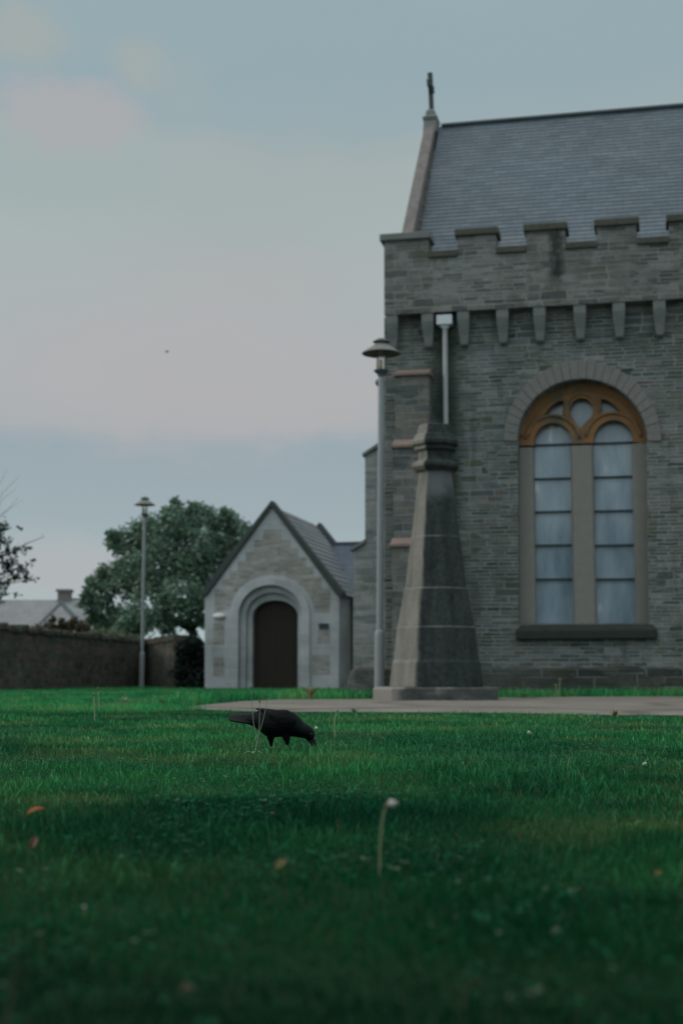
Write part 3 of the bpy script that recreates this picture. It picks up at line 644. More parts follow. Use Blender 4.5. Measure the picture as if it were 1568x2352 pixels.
# ------------------------------------------------------------------ crow
CRY = 6.5
def cr(x, y, Y=CRY):
    """trace point of the bird's side view -> (x, z) in its own frame"""
    p = at(488 + x * .2014, 1550 + y * .2014, Y); return p.x, p.z
_b = cr(760, 820); CRX = _b[0]; crow_o = Vector((CRX, CRY, 0.0))
def cl_(x, y):
    a, b = cr(x, y); return a - CRX, b
body = MB()
st = [((395, 455), (375, 548), .016), ((440, 440), (415, 572), .024), ((500, 418), (470, 592), .036), ((560, 404), (535, 645), .047), ((640, 398), (600, 700), .056), ((740, 398), (690, 716), .061),
      ((830, 396), (770, 712), .062), ((920, 430), (850, 712), .060), ((990, 482), (920, 708), .053), ((1032, 540), (985, 718), .043), ((1100, 578), (1040, 726), .036), ((1143, 614), (1062, 738), .031), ((1164, 665), (1075, 752), .026), ((1166, 705), (1092, 764), .019), ((1163, 722), (1100, 764), .012)]
NR = 20; rings = []
for a, b, w_ in st:
    A, B = cl_(*a), cl_(*b); cx, cz = (A[0] + B[0]) / 2, (A[1] + B[1]) / 2; dx, dz = (A[0] - B[0]) / 2, (A[1] - B[1]) / 2
    rings.append([(cx + dx * math.cos(q * 2 * math.pi / NR), w_ * math.sin(q * 2 * math.pi / NR) * (1 + .12 * math.cos(q * 2 * math.pi / NR) * -1), cz + dz * math.cos(q * 2 * math.pi / NR)) for q in range(NR)])
body.loft(rings)
for s in (-1, 1):
    # folded wing: a flattened shell lying on the flank, tips crossing over the rump
    ws = [((482, 383), (486, 393), .006), ((520, 381), (524, 405), .010), ((580, 383), (585, 430), .026), ((660, 392), (650, 500), .047), ((760, 400), (740, 590), .058), ((850, 402), (830, 620), .061), ((920, 432), (900, 610), .059), ((970, 480), (945, 560), .050)]
    rr = []
    for a, b, yo in ws:
        A, B = cl_(*a), cl_(*b); cx, cz = (A[0] + B[0]) / 2, (A[1] + B[1]) / 2; dx, dz = (A[0] - B[0]) / 2, (A[1] - B[1]) / 2
        ring_ = []
        for q in range(14):
            c, sn = math.cos(q * 2 * math.pi / 14), math.sin(q * 2 * math.pi / 14)
            ring_.append((cx + dx * c, s * (yo - .018 * max(0, c) * (1 if yo > .03 else .2) + .007 * sn), cz + dz * c))
        rr.append(ring_)
    body.loft(rr)
# tail: long flat feathers lying over one another
for k in range(9):
    f = (k - 4) / 4
    tipx, tipy = 178 + 16 * abs(f) + (30 if k in (0, 8) else 0), 490 - 27 * f
    A, B = cl_(480, 505 - 52 * f), cl_(tipx, tipy)
    yo0, yo1 = .012 * f, .026 * f
    rr = []
    for tt, wv in ((0, .010), (.4, .014), (.8, .015), (.95, .012), (1, .004)):
        x, z, y = A[0] + (B[0] - A[0]) * tt, A[1] + (B[1] - A[1]) * tt, yo0 + (yo1 - yo0) * tt
        rr.append([(x, y - wv, z - .004 - wv * .3), (x, y + wv, z - .004 + wv * .3), (x, y + wv, z + .004 + wv * .3), (x, y - wv, z + .004 - wv * .3)])
    body.loft(rr)
for (hx_, hy_), (kx, ky), (fx, fy), yo in (((655, 650), (664, 786), (668, 838), .026), ((835, 650), (856, 780), (874, 838), -.026)):
    A, K, Ft = cl_(hx_, hy_), cl_(kx, ky), cl_(fx, fy); z0 = 0.010
    body.tube([(A[0], yo, A[1]), ((A[0] + K[0]) / 2, yo, (A[1] + K[1]) / 2), (K[0], yo, K[1]), (K[0] + .001, yo, K[1] - .012), (Ft[0], yo, z0)], [.026, .018, .009, .0055, .005], 10)
    for ang, L in ((0, .038), (28, .032), (-28, .032), (180, .026)):
        body.tube([(Ft[0], yo, z0), (Ft[0] + L * .5 * math.cos(R(ang)), yo + L * .5 * math.sin(R(ang)), z0 + .004), (Ft[0] + L * math.cos(R(ang)), yo + L * math.sin(R(ang)), z0 - .004)], [.0045, .004, .002], 6)
def feather():
    m, g, out = new_mat('black_feather'); oc = g.n('ShaderNodeTexCoord').outputs['Object']
    v = g.n('ShaderNodeVectorMath', {0: oc, 1: (9, 30, 60)}, operation='MULTIPLY').outputs[0]
    n = g.noise(v, 2.2, 4, 0.6); n2 = g.noise(oc, 60, 3)
    col = g.mix(n, (0.0018, 0.003, 0.0035, 1), (0.004, 0.006, 0.007, 1))
    finish(g, out, col, 0.5, g.m('ADD', n, g.m('MULTIPLY', n2, .3)), 0.45, 0.005, 0.10); return m
tmp = body.build('crow_block', feather()); rm = tmp.modifiers.new('r', 'REMESH'); rm.mode = 'VOXEL'; rm.voxel_size = 0.0024
sm = tmp.modifiers.new('s', 'SMOOTH'); sm.factor = 0.5; sm.iterations = 3
dg = bpy.context.evaluated_depsgraph_get()
me = bpy.data.meshes.new_from_object(tmp.evaluated_get(dg)); mf = tmp.data.materials[0]
bpy.data.objects.remove(tmp); me.name = 'crow'
me.polygons.foreach_set('use_smooth', [True] * len(me.polygons))
if not me.materials: me.materials.append(mf)
crow = bpy.data.objects.new('crow', me); COL.objects.link(crow); crow.location = (CRX, CRY, 0)
tag(crow, 'black crow bending down to peck in the grass, tail raised to the left', 'crow')
bk = plain('black_beak', (0.02, 0.022, 0.022), 0.35, 0.5)
def mand(a, b, tip, w_):
    A, B, T = cl_(*a), cl_(*b), cl_(*tip); rr = []
    for t_, k in ((0, 1), (.3, .86), (.6, .62), (.85, .32), (1, .06)):
        cx, cz = (A[0] + B[0]) / 2 * (1 - t_) + T[0] * t_, (A[1] + B[1]) / 2 * (1 - t_) + T[1] * t_
        dx, dz = (A[0] - B[0]) / 2 * k, (A[1] - B[1]) / 2 * k
        rr.append([(cx + dx * math.cos(q * math.pi / 5), w_ * k * math.sin(q * math.pi / 5), cz + dz * math.cos(q * math.pi / 5)) for q in range(10)])
    return MB().loft(rr)
bkm = mand((1170, 705), (1120, 735), (1186, 822), .010); q = mand((1135, 725), (1090, 758), (1150, 820), .009); bkm.add(q.v, q.f)
bkm.build('beak', bk, crow, smooth=True)
ex, ez2 = cl_(1128, 678)
for s in (-1, 1):
    e = MB().loft([[(ex + r_ * math.cos(q * math.pi / 5), s * .0262 + s * d_, ez2 + r_ * math.sin(q * math.pi / 5)) for q in range(10)] for r_, d_ in ((.0005, -.004), (.004, -.002), (.0045, 0.0), (.003, .003), (.0005, .004))])
    e.build('eye', plain('eye_black', (0.01, 0.01, 0.01), 0.1, 0.6), crow, smooth=True)

# ------------------------------------------------------------------ ground, path
def soil():
    m, g, out = new_mat('lawn_ground'); oc = g.n('ShaderNodeTexCoord').outputs['Object']
    n = g.noise(oc, 2.0, 5, 0.6); n2 = g.noise(oc, 40, 3)
    col = g.ramp(n, [(0.3, (0.010, 0.035, 0.014)), (0.7, (0.022, 0.06, 0.022))]); finish(g, out, col, 0.95, n2, 0.5, 0.02, 0.1); return m
gm = MB()
xs = [-300, -60, -20] + [x * 0.25 for x in range(-32, 33)] + [20, 60, 300]; ys = [-60, -5] + [y * 0.25 for y in range(0, 41)] + [14, 22, 40, 80, 200, 900]
for y in ys:
    for x in xs: gm.v.append((x, y, gz(x, y) if abs(x) < 9 else 0.0))
nx = len(xs)
for j in range(len(ys) - 1):
    for i in range(nx - 1): gm.f.append((j * nx + i, j * nx + i + 1, (j + 1) * nx + i + 1, (j + 1) * nx + i))
tag(gm.build('ground', soil(), smooth=True, fix=False), kind='structure')
pe = [(1620, 1658), (1400, 1646), (1200, 1642), (1000, 1640), (800, 1639), (620, 1638), (500, 1635), (425, 1630), (440, 1625), (500, 1618), (560, 1613), (640, 1609), (800, 1608), (1000, 1606), (1200, 1604), (1400, 1602), (1620, 1600)]
PATH = [gnd(x, y) for x, y in pe]
PATH[0] = PATH[0] + Vector((8, 0, 0)); PATH[-1] = PATH[-1] + Vector((8, 0, 0))
def gravel():
    m, g, out = new_mat('gravel_path'); oc = g.n('ShaderNodeTexCoord').outputs['Object']
    n = g.noise(oc, 1.0, 5, 0.65); n2 = g.noise(oc, 60, 3, 0.7)
    v = g.n('ShaderNodeTexVoronoi', {'Vector': oc, 'Scale': 0.33}, feature='DISTANCE_TO_EDGE').outputs[0]
    col = g.ramp(n, [(0.3, (0.145, 0.130, 0.114)), (0.7, (0.235, 0.21, 0.182))]); col = g.mix(0.5, col, g.ramp(n2, [(.3, (.6, .6, .6)), (.7, (1.3, 1.3, 1.3))]), 'MULTIPLY')
    col = g.mix(g.m('MULTIPLY', g.sstep(v, 0.07, 0.0), 0.6), col, (0.07, 0.065, 0.05, 1))
    dirt = g.noise(g.n('ShaderNodeVectorMath', {0: oc, 1: (1.0, .35, 1.0)}, operation='MULTIPLY').outputs[0], 1.6, 5, 0.75)
    col = g.mix(g.m('MULTIPLY', g.sstep(dirt, 0.56, 0.68), 0.55), col, (0.085, 0.078, 0.06, 1))
    finish(g, out, col, 0.95, n2, 0.4, 0.01, 0.15); return m
pm = MB(); n = len(PATH); tri = tessellate_polygon([[Vector((p.x, p.y, 0)) for p in PATH]])
pm.v = [(p.x, p.y, 0.012) for p in PATH]; pm.f = [tuple(t_) for t_ in tri]
tag(pm.build('path', gravel()), kind='structure')
PX = np.array([p.x for p in PATH]); PYY = np.array([p.y for p in PATH])
def inpath(x, y):
    r = np.zeros(len(x), bool); n = len(PX)
    for i in range(n):
        j = (i - 1) % n
        c = ((PYY[i] > y) != (PYY[j] > y)) & (x < (PX[j] - PX[i]) * (y - PYY[i]) / (PYY[j] - PYY[i] + 1e-12) + PX[i])
        r ^= c
    return r

# ------------------------------------------------------------------ grass
def blade_mesh(name, x, y, h, wd, lean, col, mat, bend=1.0):
    n = len(x); z = ground_z(x, y) - 0.004
    a = rng.uniform(0, 2 * np.pi, n); la = rng.uniform(0, 2 * np.pi, n)
    sx, sy = np.cos(a), np.sin(a); lx, ly = np.cos(la) * lean, np.sin(la) * lean
    V = np.zeros((n, 7, 3), np.float32)
    for k, t_ in enumerate((0, .42, .78)):
        bx, by, bz = x + lx * h * t_ ** 1.7, y + ly * h * t_ ** 1.7, z + h * t_ * (1 - .35 * np.minimum(1, lean) * t_)
        ww = wd * (1, .9, .6)[k] * .5
        V[:, 2 * k] = np.stack([bx - sx * ww, by - sy * ww, bz], 1); V[:, 2 * k + 1] = np.stack([bx + sx * ww, by + sy * ww, bz], 1)
    V[:, 6] = np.stack([x + lx * h, y + ly * h, z + h * (1 - .4 * np.minimum(1, lean))], 1)
    base = (np.arange(n) * 7)[:, None]
    L = (base + np.array([[0, 1, 3, 2, 2, 3, 5, 4, 4, 5, 6]])).astype(np.int32).ravel()
    ls = ((np.arange(n) * 11)[:, None] + np.array([[0, 4, 8]])).astype(np.int32).ravel()
    return V.reshape(-1, 3), L, ls, np.repeat(col, 7, axis=0)
def clover_mesh(x, y, h, r, col):
    n = len(x); z = ground_z(x, y) + h; a0 = rng.uniform(0, 6.28, n); Vs = []
    for k in range(3):
        a = a0 + k * 2.094; tx, ty = rng.uniform(-.3, .3, n), rng.uniform(-.3, .3, n)
        P_ = lambda u, v: np.stack([x + r * (u * np.cos(a) - v * np.sin(a)), y + r * (u * np.sin(a) + v * np.cos(a)), z + r * (u * .35 + u * tx + v * ty)], 1)
        Vs.append(np.stack([P_(.08, 0), P_(.6, -.5), P_(1.05, -.2), P_(1.05, .2), P_(.6, .5)], 1))
    V = np.concatenate(Vs, 1)
    base = (np.arange(n) * 15)[:, None]
    L = (base + np.arange(15)[None]).astype(np.int32).ravel(); ls = ((np.arange(n) * 15)[:, None] + np.array([[0, 5, 10]])).astype(np.int32).ravel()
    return V.reshape(-1, 3).astype(np.float32), L, ls, np.repeat(col, 15, axis=0)
def from_arrays(name, chunks, mat):
    V, L, S, Cc = [], [], [], []; vo = lo = 0
    for v, l, s, c in chunks:
        V.append(v); L.append(l + vo); S.append(s + lo); Cc.append(c); vo += len(v); lo += len(l)
    V, L, S, Cc = np.concatenate(V), np.concatenate(L), np.concatenate(S), np.concatenate(Cc)
    me = bpy.data.meshes.new(name); me.vertices.add(len(V)); me.vertices.foreach_set('co', V.ravel())
    me.loops.add(len(L)); me.loops.foreach_set('vertex_index', L.astype(np.int32)); me.polygons.add(len(S)); me.polygons.foreach_set('loop_start', S.astype(np.int32))
    me.update(calc_edges=True)
    at_ = me.color_attributes.new('tint', 'FLOAT_COLOR', 'POINT')
    at_.data.foreach_set('color', np.concatenate([Cc, np.ones((len(Cc), 1))], 1).astype(np.float32).ravel())
    me.materials.append(mat); o = bpy.data.objects.new(name, me); COL.objects.link(o); return o
def leaf_shader(name, transl=0.35, rough=0.45, spec=0.35):
    m, g, out = new_mat(name); c = g.n('ShaderNodeVertexColor', layer_name='tint').outputs[0]
    p = g.n('ShaderNodeBsdfPrincipled', {'Base Color': c, 'Roughness': rough, 'Specular IOR Level': spec})
    tr = g.n('ShaderNodeBsdfTranslucent', {'Color': c}); x = g.n('ShaderNodeMixShader', {0: transl, 1: p.outputs[0], 2: tr.outputs[0]})
    g.t.links.new(x.outputs[0], out.inputs[0]); return m
GM = leaf_shader('grass_blade', 0.3, 0.65, 0.05)
def grass_cols(x, y, n, lt=None):
    if lt is None: lt = (rng.random(n) < .08) * 1.0
    f = .6 * fbm(x * 2.0, y * 1.5, 21) + .4 * fbm(x * .7, y * .6, 22); f2 = fbm(x * 1.7 + 5, y * 1.6, 33); r = rng.random(n)
    A, B, Cc = np.array([0.015, 0.122, 0.050]), np.array([0.038, 0.235, 0.074]), np.array([0.115, 0.225, 0.078])
    k = np.clip((f - .36) / .26, 0, 1)[:, None]; k2 = np.clip((f2 - .52) / .16, 0, 1)[:, None]
    c = A * (1 - k) + B * k; k2 = k2 * np.clip((y - 1.4) / 1.6, .2, 1)[:, None]; c = c * (1 - .7 * k2) + Cc * .7 * k2
    c *= (0.5 + .9 * r ** 1.5)[:, None]; c = c * (1 + .6 * lt[:, None]) + lt[:, None] * np.array([.035, .045, .030])
    shade_patch = np.clip((fbm(x * 1.1 + 7, y * 1.1, 91) - .42 + np.clip((2.35 - y) / .9, 0, 1) * .30) / .38, 0, 1)[:, None]; c = c * (1 - shade_patch) + c * np.array([.13, .50, .58]) * shade_patch     # darker, bluer patches, thickened near the camera as painted-in foreground shade
    dry = rng.random(n) < (0.006 + .05 * k2[:, 0]) * np.clip((y - 1.2) / 1.8, .1, 1); c[dry] = np.array([0.20, 0.19, 0.10]) * (0.6 + .6 * rng.random((dry.sum(), 1)))
    return c
def sample(y0, y1, dens, wfac=0.36, pad=0.5):
    A = wfac * (y1 ** 2 - y0 ** 2) + 2 * pad * (y1 - y0); n = int(A * dens)
    y = np.sqrt(rng.uniform(y0 ** 2, y1 ** 2, n)); x = rng.uniform(-1, 1, n) * (wfac * y + pad); return x, y
chunks = []
for y0, y1, dens, wd in ((0.95, 2.0, 24000, .0017), (2.0, 3.5, 17000, .0019), (3.5, 6.0, 10500, .0023), (6.0, 9.0, 6500, .0030), (9.0, 14.0, 2600, .0042)):
    x, y = sample(y0, y1, dens, .36, 1.3 if y0 < 6 else .5); ok = ~inpath(x, y); x, y = x[ok], y[ok]; n = len(x)
    tuft = np.clip((fbm(x * 1.7, y * 1.2, 50) - .42) / .3, 0, 1)
    h = (0.013 + .020 * rng.random(n) ** 1.4 + .026 * tuft * rng.random(n)) * np.clip(.72 + (y - 1.5) * .09, .72, 1); big = rng.random(n) < .09 * (.4 + tuft) * np.clip((y - 1.2) / 3.2, .15, 1); h[big] = h[big] * 1.2 + .010 * np.clip((y[big] - 1) / 4, 0, 1); wv = wd * rng.uniform(.7, 1.3, n); wv[big] *= 1.55
    if y0 >= 9: h = h * 0.9
    lean = np.abs(rng.normal(.42, .28, n)).clip(.03, 1.2)
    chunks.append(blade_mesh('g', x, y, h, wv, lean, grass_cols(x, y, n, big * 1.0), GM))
x, y = sample(1.0, 9.0, 900); ok = (fbm(x * 1.3, y * .9, 77) > .52) & ~inpath(x, y); x, y = x[ok], y[ok]; n = len(x)
cc = np.array([0.018, 0.11, 0.055]) * (.7 + .8 * rng.random((n, 1))); pl = rng.random(n) < .06; cc[pl] = np.array([.16, .22, .15]); chunks.append(clover_mesh(x, y, rng.uniform(.010, .026, n), rng.uniform(.005, .010, n), cc))
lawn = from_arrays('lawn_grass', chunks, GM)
tag(lawn, 'mown green lawn of fine grass and clover around the crow', 'grass', kind='stuff')
chunks = []
for y0, y1, dens, wd in ((14.0, 20.0, 900, .007), (20.0, 30.0, 620, .009), (30.0, 47.0, 260, .013)):
    x, y = sample(y0, y1, dens, .30, .5); ok = ~inpath(x, y)
    ox, oy = x - CH.x, y - CH.y; lx_, ly_ = ox * EX.x + oy * EX.y, ox * EY.x + oy * EY.y
    ok &= ~((lx_ > -1.0) & (ly_ > -0.1))
    ox, oy = x - PO.x, y - PO.y; lx_, ly_ = ox * EX.x + oy * EX.y, ox * EY.x + oy * EY.y; ok &= ~((lx_ > xl) & (ly_ > 0.0))
    ok &= ~((np.abs(x - bp.x) < .9) & (np.abs(y - bp.y) < .9))
    x, y = x[ok], y[ok]; n = len(x)
    h = .05 + .045 * rng.random(n); e = inpath(x, y - 1.1) | inpath(x + .3, y - .7); h[e] *= 1.8 + .7 * rng.random(e.sum())
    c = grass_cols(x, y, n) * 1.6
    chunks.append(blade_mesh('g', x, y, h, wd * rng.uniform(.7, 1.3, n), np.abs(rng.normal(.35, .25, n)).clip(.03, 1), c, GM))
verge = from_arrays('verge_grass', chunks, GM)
tag(verge, 'longer green grass between the path and the buildings', 'grass', kind='stuff')

# ------------------------------------------------------------------ small plants and leaves on the lawn
FSTEM = plain('dull_foreground_stem', (0.075, 0.095, 0.055), 0.8, var=0.3); STEM = plain('pale_green_stem', (0.26, 0.31, 0.17), 0.7, var=0.2); DSTEM = plain('grey_green_stem', (0.20, 0.26, 0.19), 0.7, var=0.2)
SEED = plain('brown_seed_head', (0.10, 0.10, 0.07), 0.8, var=0.3); WHITE = plain('white_petals', (0.78, 0.76, 0.74), 0.7, var=0.08, scale=60)
PALE = plain('pale_weed_leaf', (0.2, 0.24, 0.15), 0.7, var=0.3)
def seedhead(p, d, L, r):
    p, d = Vector(p), Vector(d).normalized(); return MB().tube([p, p + d * L * .15, p + d * L * .4, p + d * L * .75, p + d * L], [r * .5, r, r * 1.1, r * .9, r * .2], 8)
# three-stemmed plantain before the crow
Yp = 6.1
def c7(x, y): p = at(488 + x * .2014, 1550 + y * .2014, Yp); return p
ro = c7(470, 880); plant = empty('plantain', (ro.x, Yp, gz(ro.x, Yp)))
tag(plant, 'thin plantain with three tall seed stems in front of the crow tail', 'plant')
for pts, hd_ in ((((470, 880), (495, 830), (512, 740), (490, 660), (468, 560), (455, 430), (445, 320), (436, 160)), ((435, 165), (432, 130))),
               (((478, 880), (505, 800), (525, 680), (535, 560), (540, 430), (540, 320)), ((540, 318), (535, 280))),
               (((474, 882), (500, 815), (528, 680), (560, 575), (590, 460), (612, 350), (627, 260)), ((628, 262), (634, 222)))):
    P3 = [c7(*q) for q in pts]; k = random.uniform(-.02, .02)
    P3 = [Vector((p.x - ro.x, k * i / len(P3), p.z - plant.location.z)) for i, p in enumerate(P3)]; P3[0].z = 0
    sb = MB().tube(P3, [.0014] * (len(P3) - 1) + [.0011], 6).build('stem', DSTEM, plant)
    a, b = c7(*hd_[0]), c7(*hd_[1]); a = Vector((a.x - ro.x, P3[-1].y, a.z - plant.location.z)); b = Vector((b.x - ro.x, P3[-1].y, b.z - plant.location.z))
    seedhead(a, b - a, (b - a).length, .0032).build('seed_head', SEED, sb, smooth=True)
lf = MB()
for k in range(5):
    a = R(-90 + 60 * (k - 2)); L = .05; lf.add([(0, 0, .004), (L * .5 * math.cos(a - .2), L * .5 * math.sin(a - .2), .02), (L * math.cos(a), L * math.sin(a), .012), (L * .5 * math.cos(a + .2), L * .5 * math.sin(a + .2), .02)], [(0, 1, 2, 3)])
lf.build('leaf_rosette', DSTEM, plant)
def stem_thing(label, Y, pts, r, head=None, hm=SEED, hr=.005, sm_=STEM, grp=None, name='flower_stem', cat='plant'):
    P3 = [at(x, y, Y) for x, y in pts]; b = P3[0]; zz = gz(b.x, Y)
    o = empty(name, (b.x, Y, zz)); tag(o, label, cat, grp)
    L = [Vector((p.x - b.x, 0, p.z - zz)) for p in P3]; L[0].z = -.005
    MB().tube(L, r, 6).build('stem', sm_, o)
    if head:
        hp = at(*head, Y); hv = Vector((hp.x - b.x, 0, hp.z - zz)); seedhead(L[-1], hv - L[-1], (hv - L[-1]).length, hr).build('flower_head' if hm is WHITE else 'seed_head', hm, o, smooth=True)
    return o
stem_thing('bent pale bare stem standing in the lawn right of the crow', 7.6, [(769, 1700), (768.5, 1685), (768, 1665), (769, 1650), (773, 1637)], .0030, (776, 1631), hr=.0038)
stem_thing('upright pale stem in the lawn below the left street lamp, nearer of two', 10.6, [(217, 1662), (217, 1640), (216, 1615), (215.5, 1600)], .0040, (215, 1592), hr=.007)
stem_thing('faint blurred stem below the left street lamp, farther of two', 14.0, [(228, 1640), (227, 1610), (225.5, 1588)], .0045, (225, 1577), hr=.009)
# white bud in the foreground
b = stem_thing('single white daisy bud on a tall pale stem in the foreground lawn', 2.42, [(871, 2012), (872, 1975), (874, 1930), (877, 1895), (881, 1868), (888, 1853)], .0017, None, name='daisy', cat='flower')
hp = at(889, 1853, 2.42); o3 = Vector((hp.x, 0, hp.z)) - Vector((b.location.x, 0, b.location.z))
cupd = Vector((.8, -.1, .55)).normalized()
seedhead(o3 - cupd * .003, cupd, .009, .0055).build('calyx', plain('brown_calyx', (0.13, 0.12, 0.07)), b, smooth=True)
pt = MB(); rnd = random.Random(3); HS = .8
ua = cupd.cross(Vector((0, 1, 0))).normalized(); ub = cupd.cross(ua)
for k in range(16):
    a = k * 2 * math.pi / 16; rad = ua * math.cos(a) + ub * math.sin(a); sd_ = cupd.cross(rad)
    base_ = o3 + cupd * .004
    pr3 = [(base_ + rad * .003, .0016), (base_ + rad * (.0085 if k % 2 else .0075) + cupd * .006, .0030), (base_ + rad * .0075 + cupd * .013, .0024), (base_ + rad * .0035 + cupd * (.017 + rnd.uniform(-.002, .002)) + Vector((.003, 0, -.003)), .0012)]
    vs_ = []
    for p, w_ in pr3: vs_ += [p - sd_ * w_, p + sd_ * w_]
    pt.add(vs_, [(0, 1, 3, 2), (2, 3, 5, 4), (4, 5, 7, 6)])
pt.add([o3 + cupd * .010 + (ua * math.cos(q * .7854) + ub * math.sin(q * .7854)) * .0062 for q in range(8)] + [o3 + cupd * .0165], [(i, (i + 1) % 8, 8) for i in range(8)])
pt.v = [tuple(o3 + (Vector(p) - o3) * HS) for p in pt.v]
pt.build('petals', WHITE, b, fix=False)
def clover(label, px, py, Y, r, grp='white clover flowers'):
    p = at(px, py, Y); zz = gz(p.x, Y); o = empty('clover_flower', (p.x, Y, zz)); tag(o, label, 'flower', grp)
    h = p.z - zz; MB().tube([(0, 0, -.004), (.002, 0, h * .5), (0, 0, h)], .0012, 6).build('stem', STEM, o)
    m = MB(); rr = random.Random(int(px))
    for k in range(34):
        u = rr.uniform(-.3, 1); a = rr.uniform(0, 6.28); d = Vector((math.sqrt(1 - u * u) * math.cos(a), math.sqrt(1 - u * u) * math.sin(a), u))
        m.tube([Vector((0, 0, h)) + d * r * .2, Vector((0, 0, h)) + d * r * .7, Vector((0, 0, h)) + d * r * rr.uniform(.95, 1.1)], [r * .1, r * .17, r * .05], 5)
    m.build('flower_head', WHITE, o)
clover('white clover flower in the lawn right of the crow, below the obelisk', 1215, 1684, 8.1, .013)
clover('faint clover flower near the right edge of the lawn', 1480, 1757, 5.3, .010)
clover('small white clover flower just behind the crow head', 726, 1673, 8.3, .010)
clover('tiny white flower head low in the dark foreground grass at left', 193, 2084, 2.04, .0026)
# buttercups by the church wall
bc = empty('yellow_flowers', gnd(1283, 1604)); tag(bc, 'small yellow flowers growing in the grass under the church window', 'flower')
YEL = plain('yellow_petals', (0.30, 0.2, 0.05), 0.6)
for px, py in ((1286, 1560), (1276, 1574)):
    p = at(px, py, bc.location.y); s = MB().tube([(0, 0, 0), (p.x - bc.location.x, 0, p.z)], .006, 5).build('stem', DSTEM, bc)
    MB().lathe([(.006, p.z - .015), (.026, p.z + .003), (.022, p.z + .010), (.005, p.z + .003)], 8, (p.x - bc.location.x, 0)).build('flower_head', YEL, bc)
# fallen leaves
def leafmesh(L, col, name):
    m = MB(); W = L * .36; n = 7
    for i in range(n):
        t_ = i / (n - 1); w_ = W * math.sin(math.pi * (t_ * .93 + .05)) ** .8; x = (t_ - .5) * L; c = .18 * L * math.sin(t_ * 3.0)
        m.v += [(x, -w_, c + .12 * L), (x, 0, c), (x, w_, c + .12 * L)]
    for i in range(n - 1):
        a = i * 3; m.f += [(a, a + 1, a + 4, a + 3), (a + 1, a + 2, a + 5, a + 4)]
    m.tube([(-.5 * L, 0, 0), (-.8 * L, .03 * L, .05 * L)], [.001, .0008], 5)
    return m
ORA = plain('orange_dead_leaf', (0.26, 0.085, 0.02), 0.7, var=0.3, scale=60); TAN = plain('tan_dead_leaf', (0.15, 0.10, 0.068), 0.75, var=0.3, scale=60)
OCH = plain('ochre_dead_leaf', (0.13, 0.115, 0.045), 0.75, var=0.3, scale=60)
for lab, px, py, L, mt, rot in (('bright orange fallen leaf lying on the grass at the left', 82, 1872, .046, ORA, (12, -18, 12)),
        ('pale tan upright fallen leaf below the bright orange one', 80, 1937, .026, TAN, (30, -60, 40)),
        ('ochre fallen leaf in the middle of the dark foreground grass', 650, 1998, .030, OCH, (10, -30, 30)),
        ('pale curled leaf near the bottom edge, left of the middle', 432, 2284, .018, TAN, (20, 10, 60)),
        ('small tan leaf in the grass near the right edge', 1512, 1992, .016, OCH, (25, -30, 10)),
        ):
    p = gnd(px, py, 0.022); o = leafmesh(L, None, 'l').build('fallen_leaf', mt, fix=False); o.location = (p.x, p.y, p.z + gz(p.x, p.y)); o.rotation_euler = tuple(R(a) for a in rot)
    tag(o, lab, 'leaf', 'fallen leaves')
stem_thing('arched dry blade of grass near the bottom edge', 1.42, [(1062, 2330), (1064, 2300), (1072, 2270), (1090, 2255), (1110, 2258)], [.0013, .0013, .0012, .001, .0006], sm_=FSTEM, name='grass_stem', cat='plant')
stem_thing('blurred bare stem rising at the lower left edge of the picture', 1.32, [(12, 2380), (22, 2320), (34, 2240), (36, 2190), (33, 2150)], [.0015, .0015, .0014, .0013, .0012], (32, 2143), hr=.002, sm_=FSTEM, name='grass_stem')
# weeds along the edge of the path
def weed(label, px, py, h, n, m, seed, spread=1.0):
    p = gnd(px, py); o = MB(); rr = random.Random(seed)
    for k in range(n):
        a = rr.uniform(0, 6.28); L = h * rr.uniform(.6, 1); out_ = spread * L * rr.uniform(.1, .7); w_ = L * .09
        pts = [(out_ * t_ ** 1.5 * math.cos(a), out_ * t_ ** 1.5 * math.sin(a), L * t_ * (1 - .3 * t_)) for t_ in (0, .35, .7, 1)]
        sx_, sy_ = -math.sin(a) * w_, math.cos(a) * w_; v = []
        for (x, y, z), k2 in zip(pts, (.4, 1, .9, .1)): v += [(x - sx_ * k2, y - sy_ * k2, z), (x + sx_ * k2, y + sy_ * k2, z)]
        o.add(v, [(0, 1, 3, 2), (2, 3, 5, 4), (4, 5, 7, 6)])
    q = o.build('weed', m, fix=False); q.location = (p.x, p.y, 0); tag(q, label, 'weed'); return q
DRY = plain('dry_weed', (0.24, 0.2, 0.1), 0.8, var=0.3)
weed('dry yellowish weed on the grass edge before the porch, right of its door', 712, 1609, .30, 16, DRY, 4)
weed('small pale weed at the path edge beside the obelisk slab', 813, 1642, .09, 12, plain('fresh_weed', (0.04, 0.13, 0.04)), 5)
weed('dry brown weed growing at the near edge of the path at right', 1412, 1650, .10, 12, DRY, 6, 1.4)
weed('pale leafy weed in the grass left of the path end', 288, 1622, .16, 14, PALE, 8)
weed('low pale weed in the bank where the path begins', 372, 1625, .16, 16, PALE, 9, 1.6)

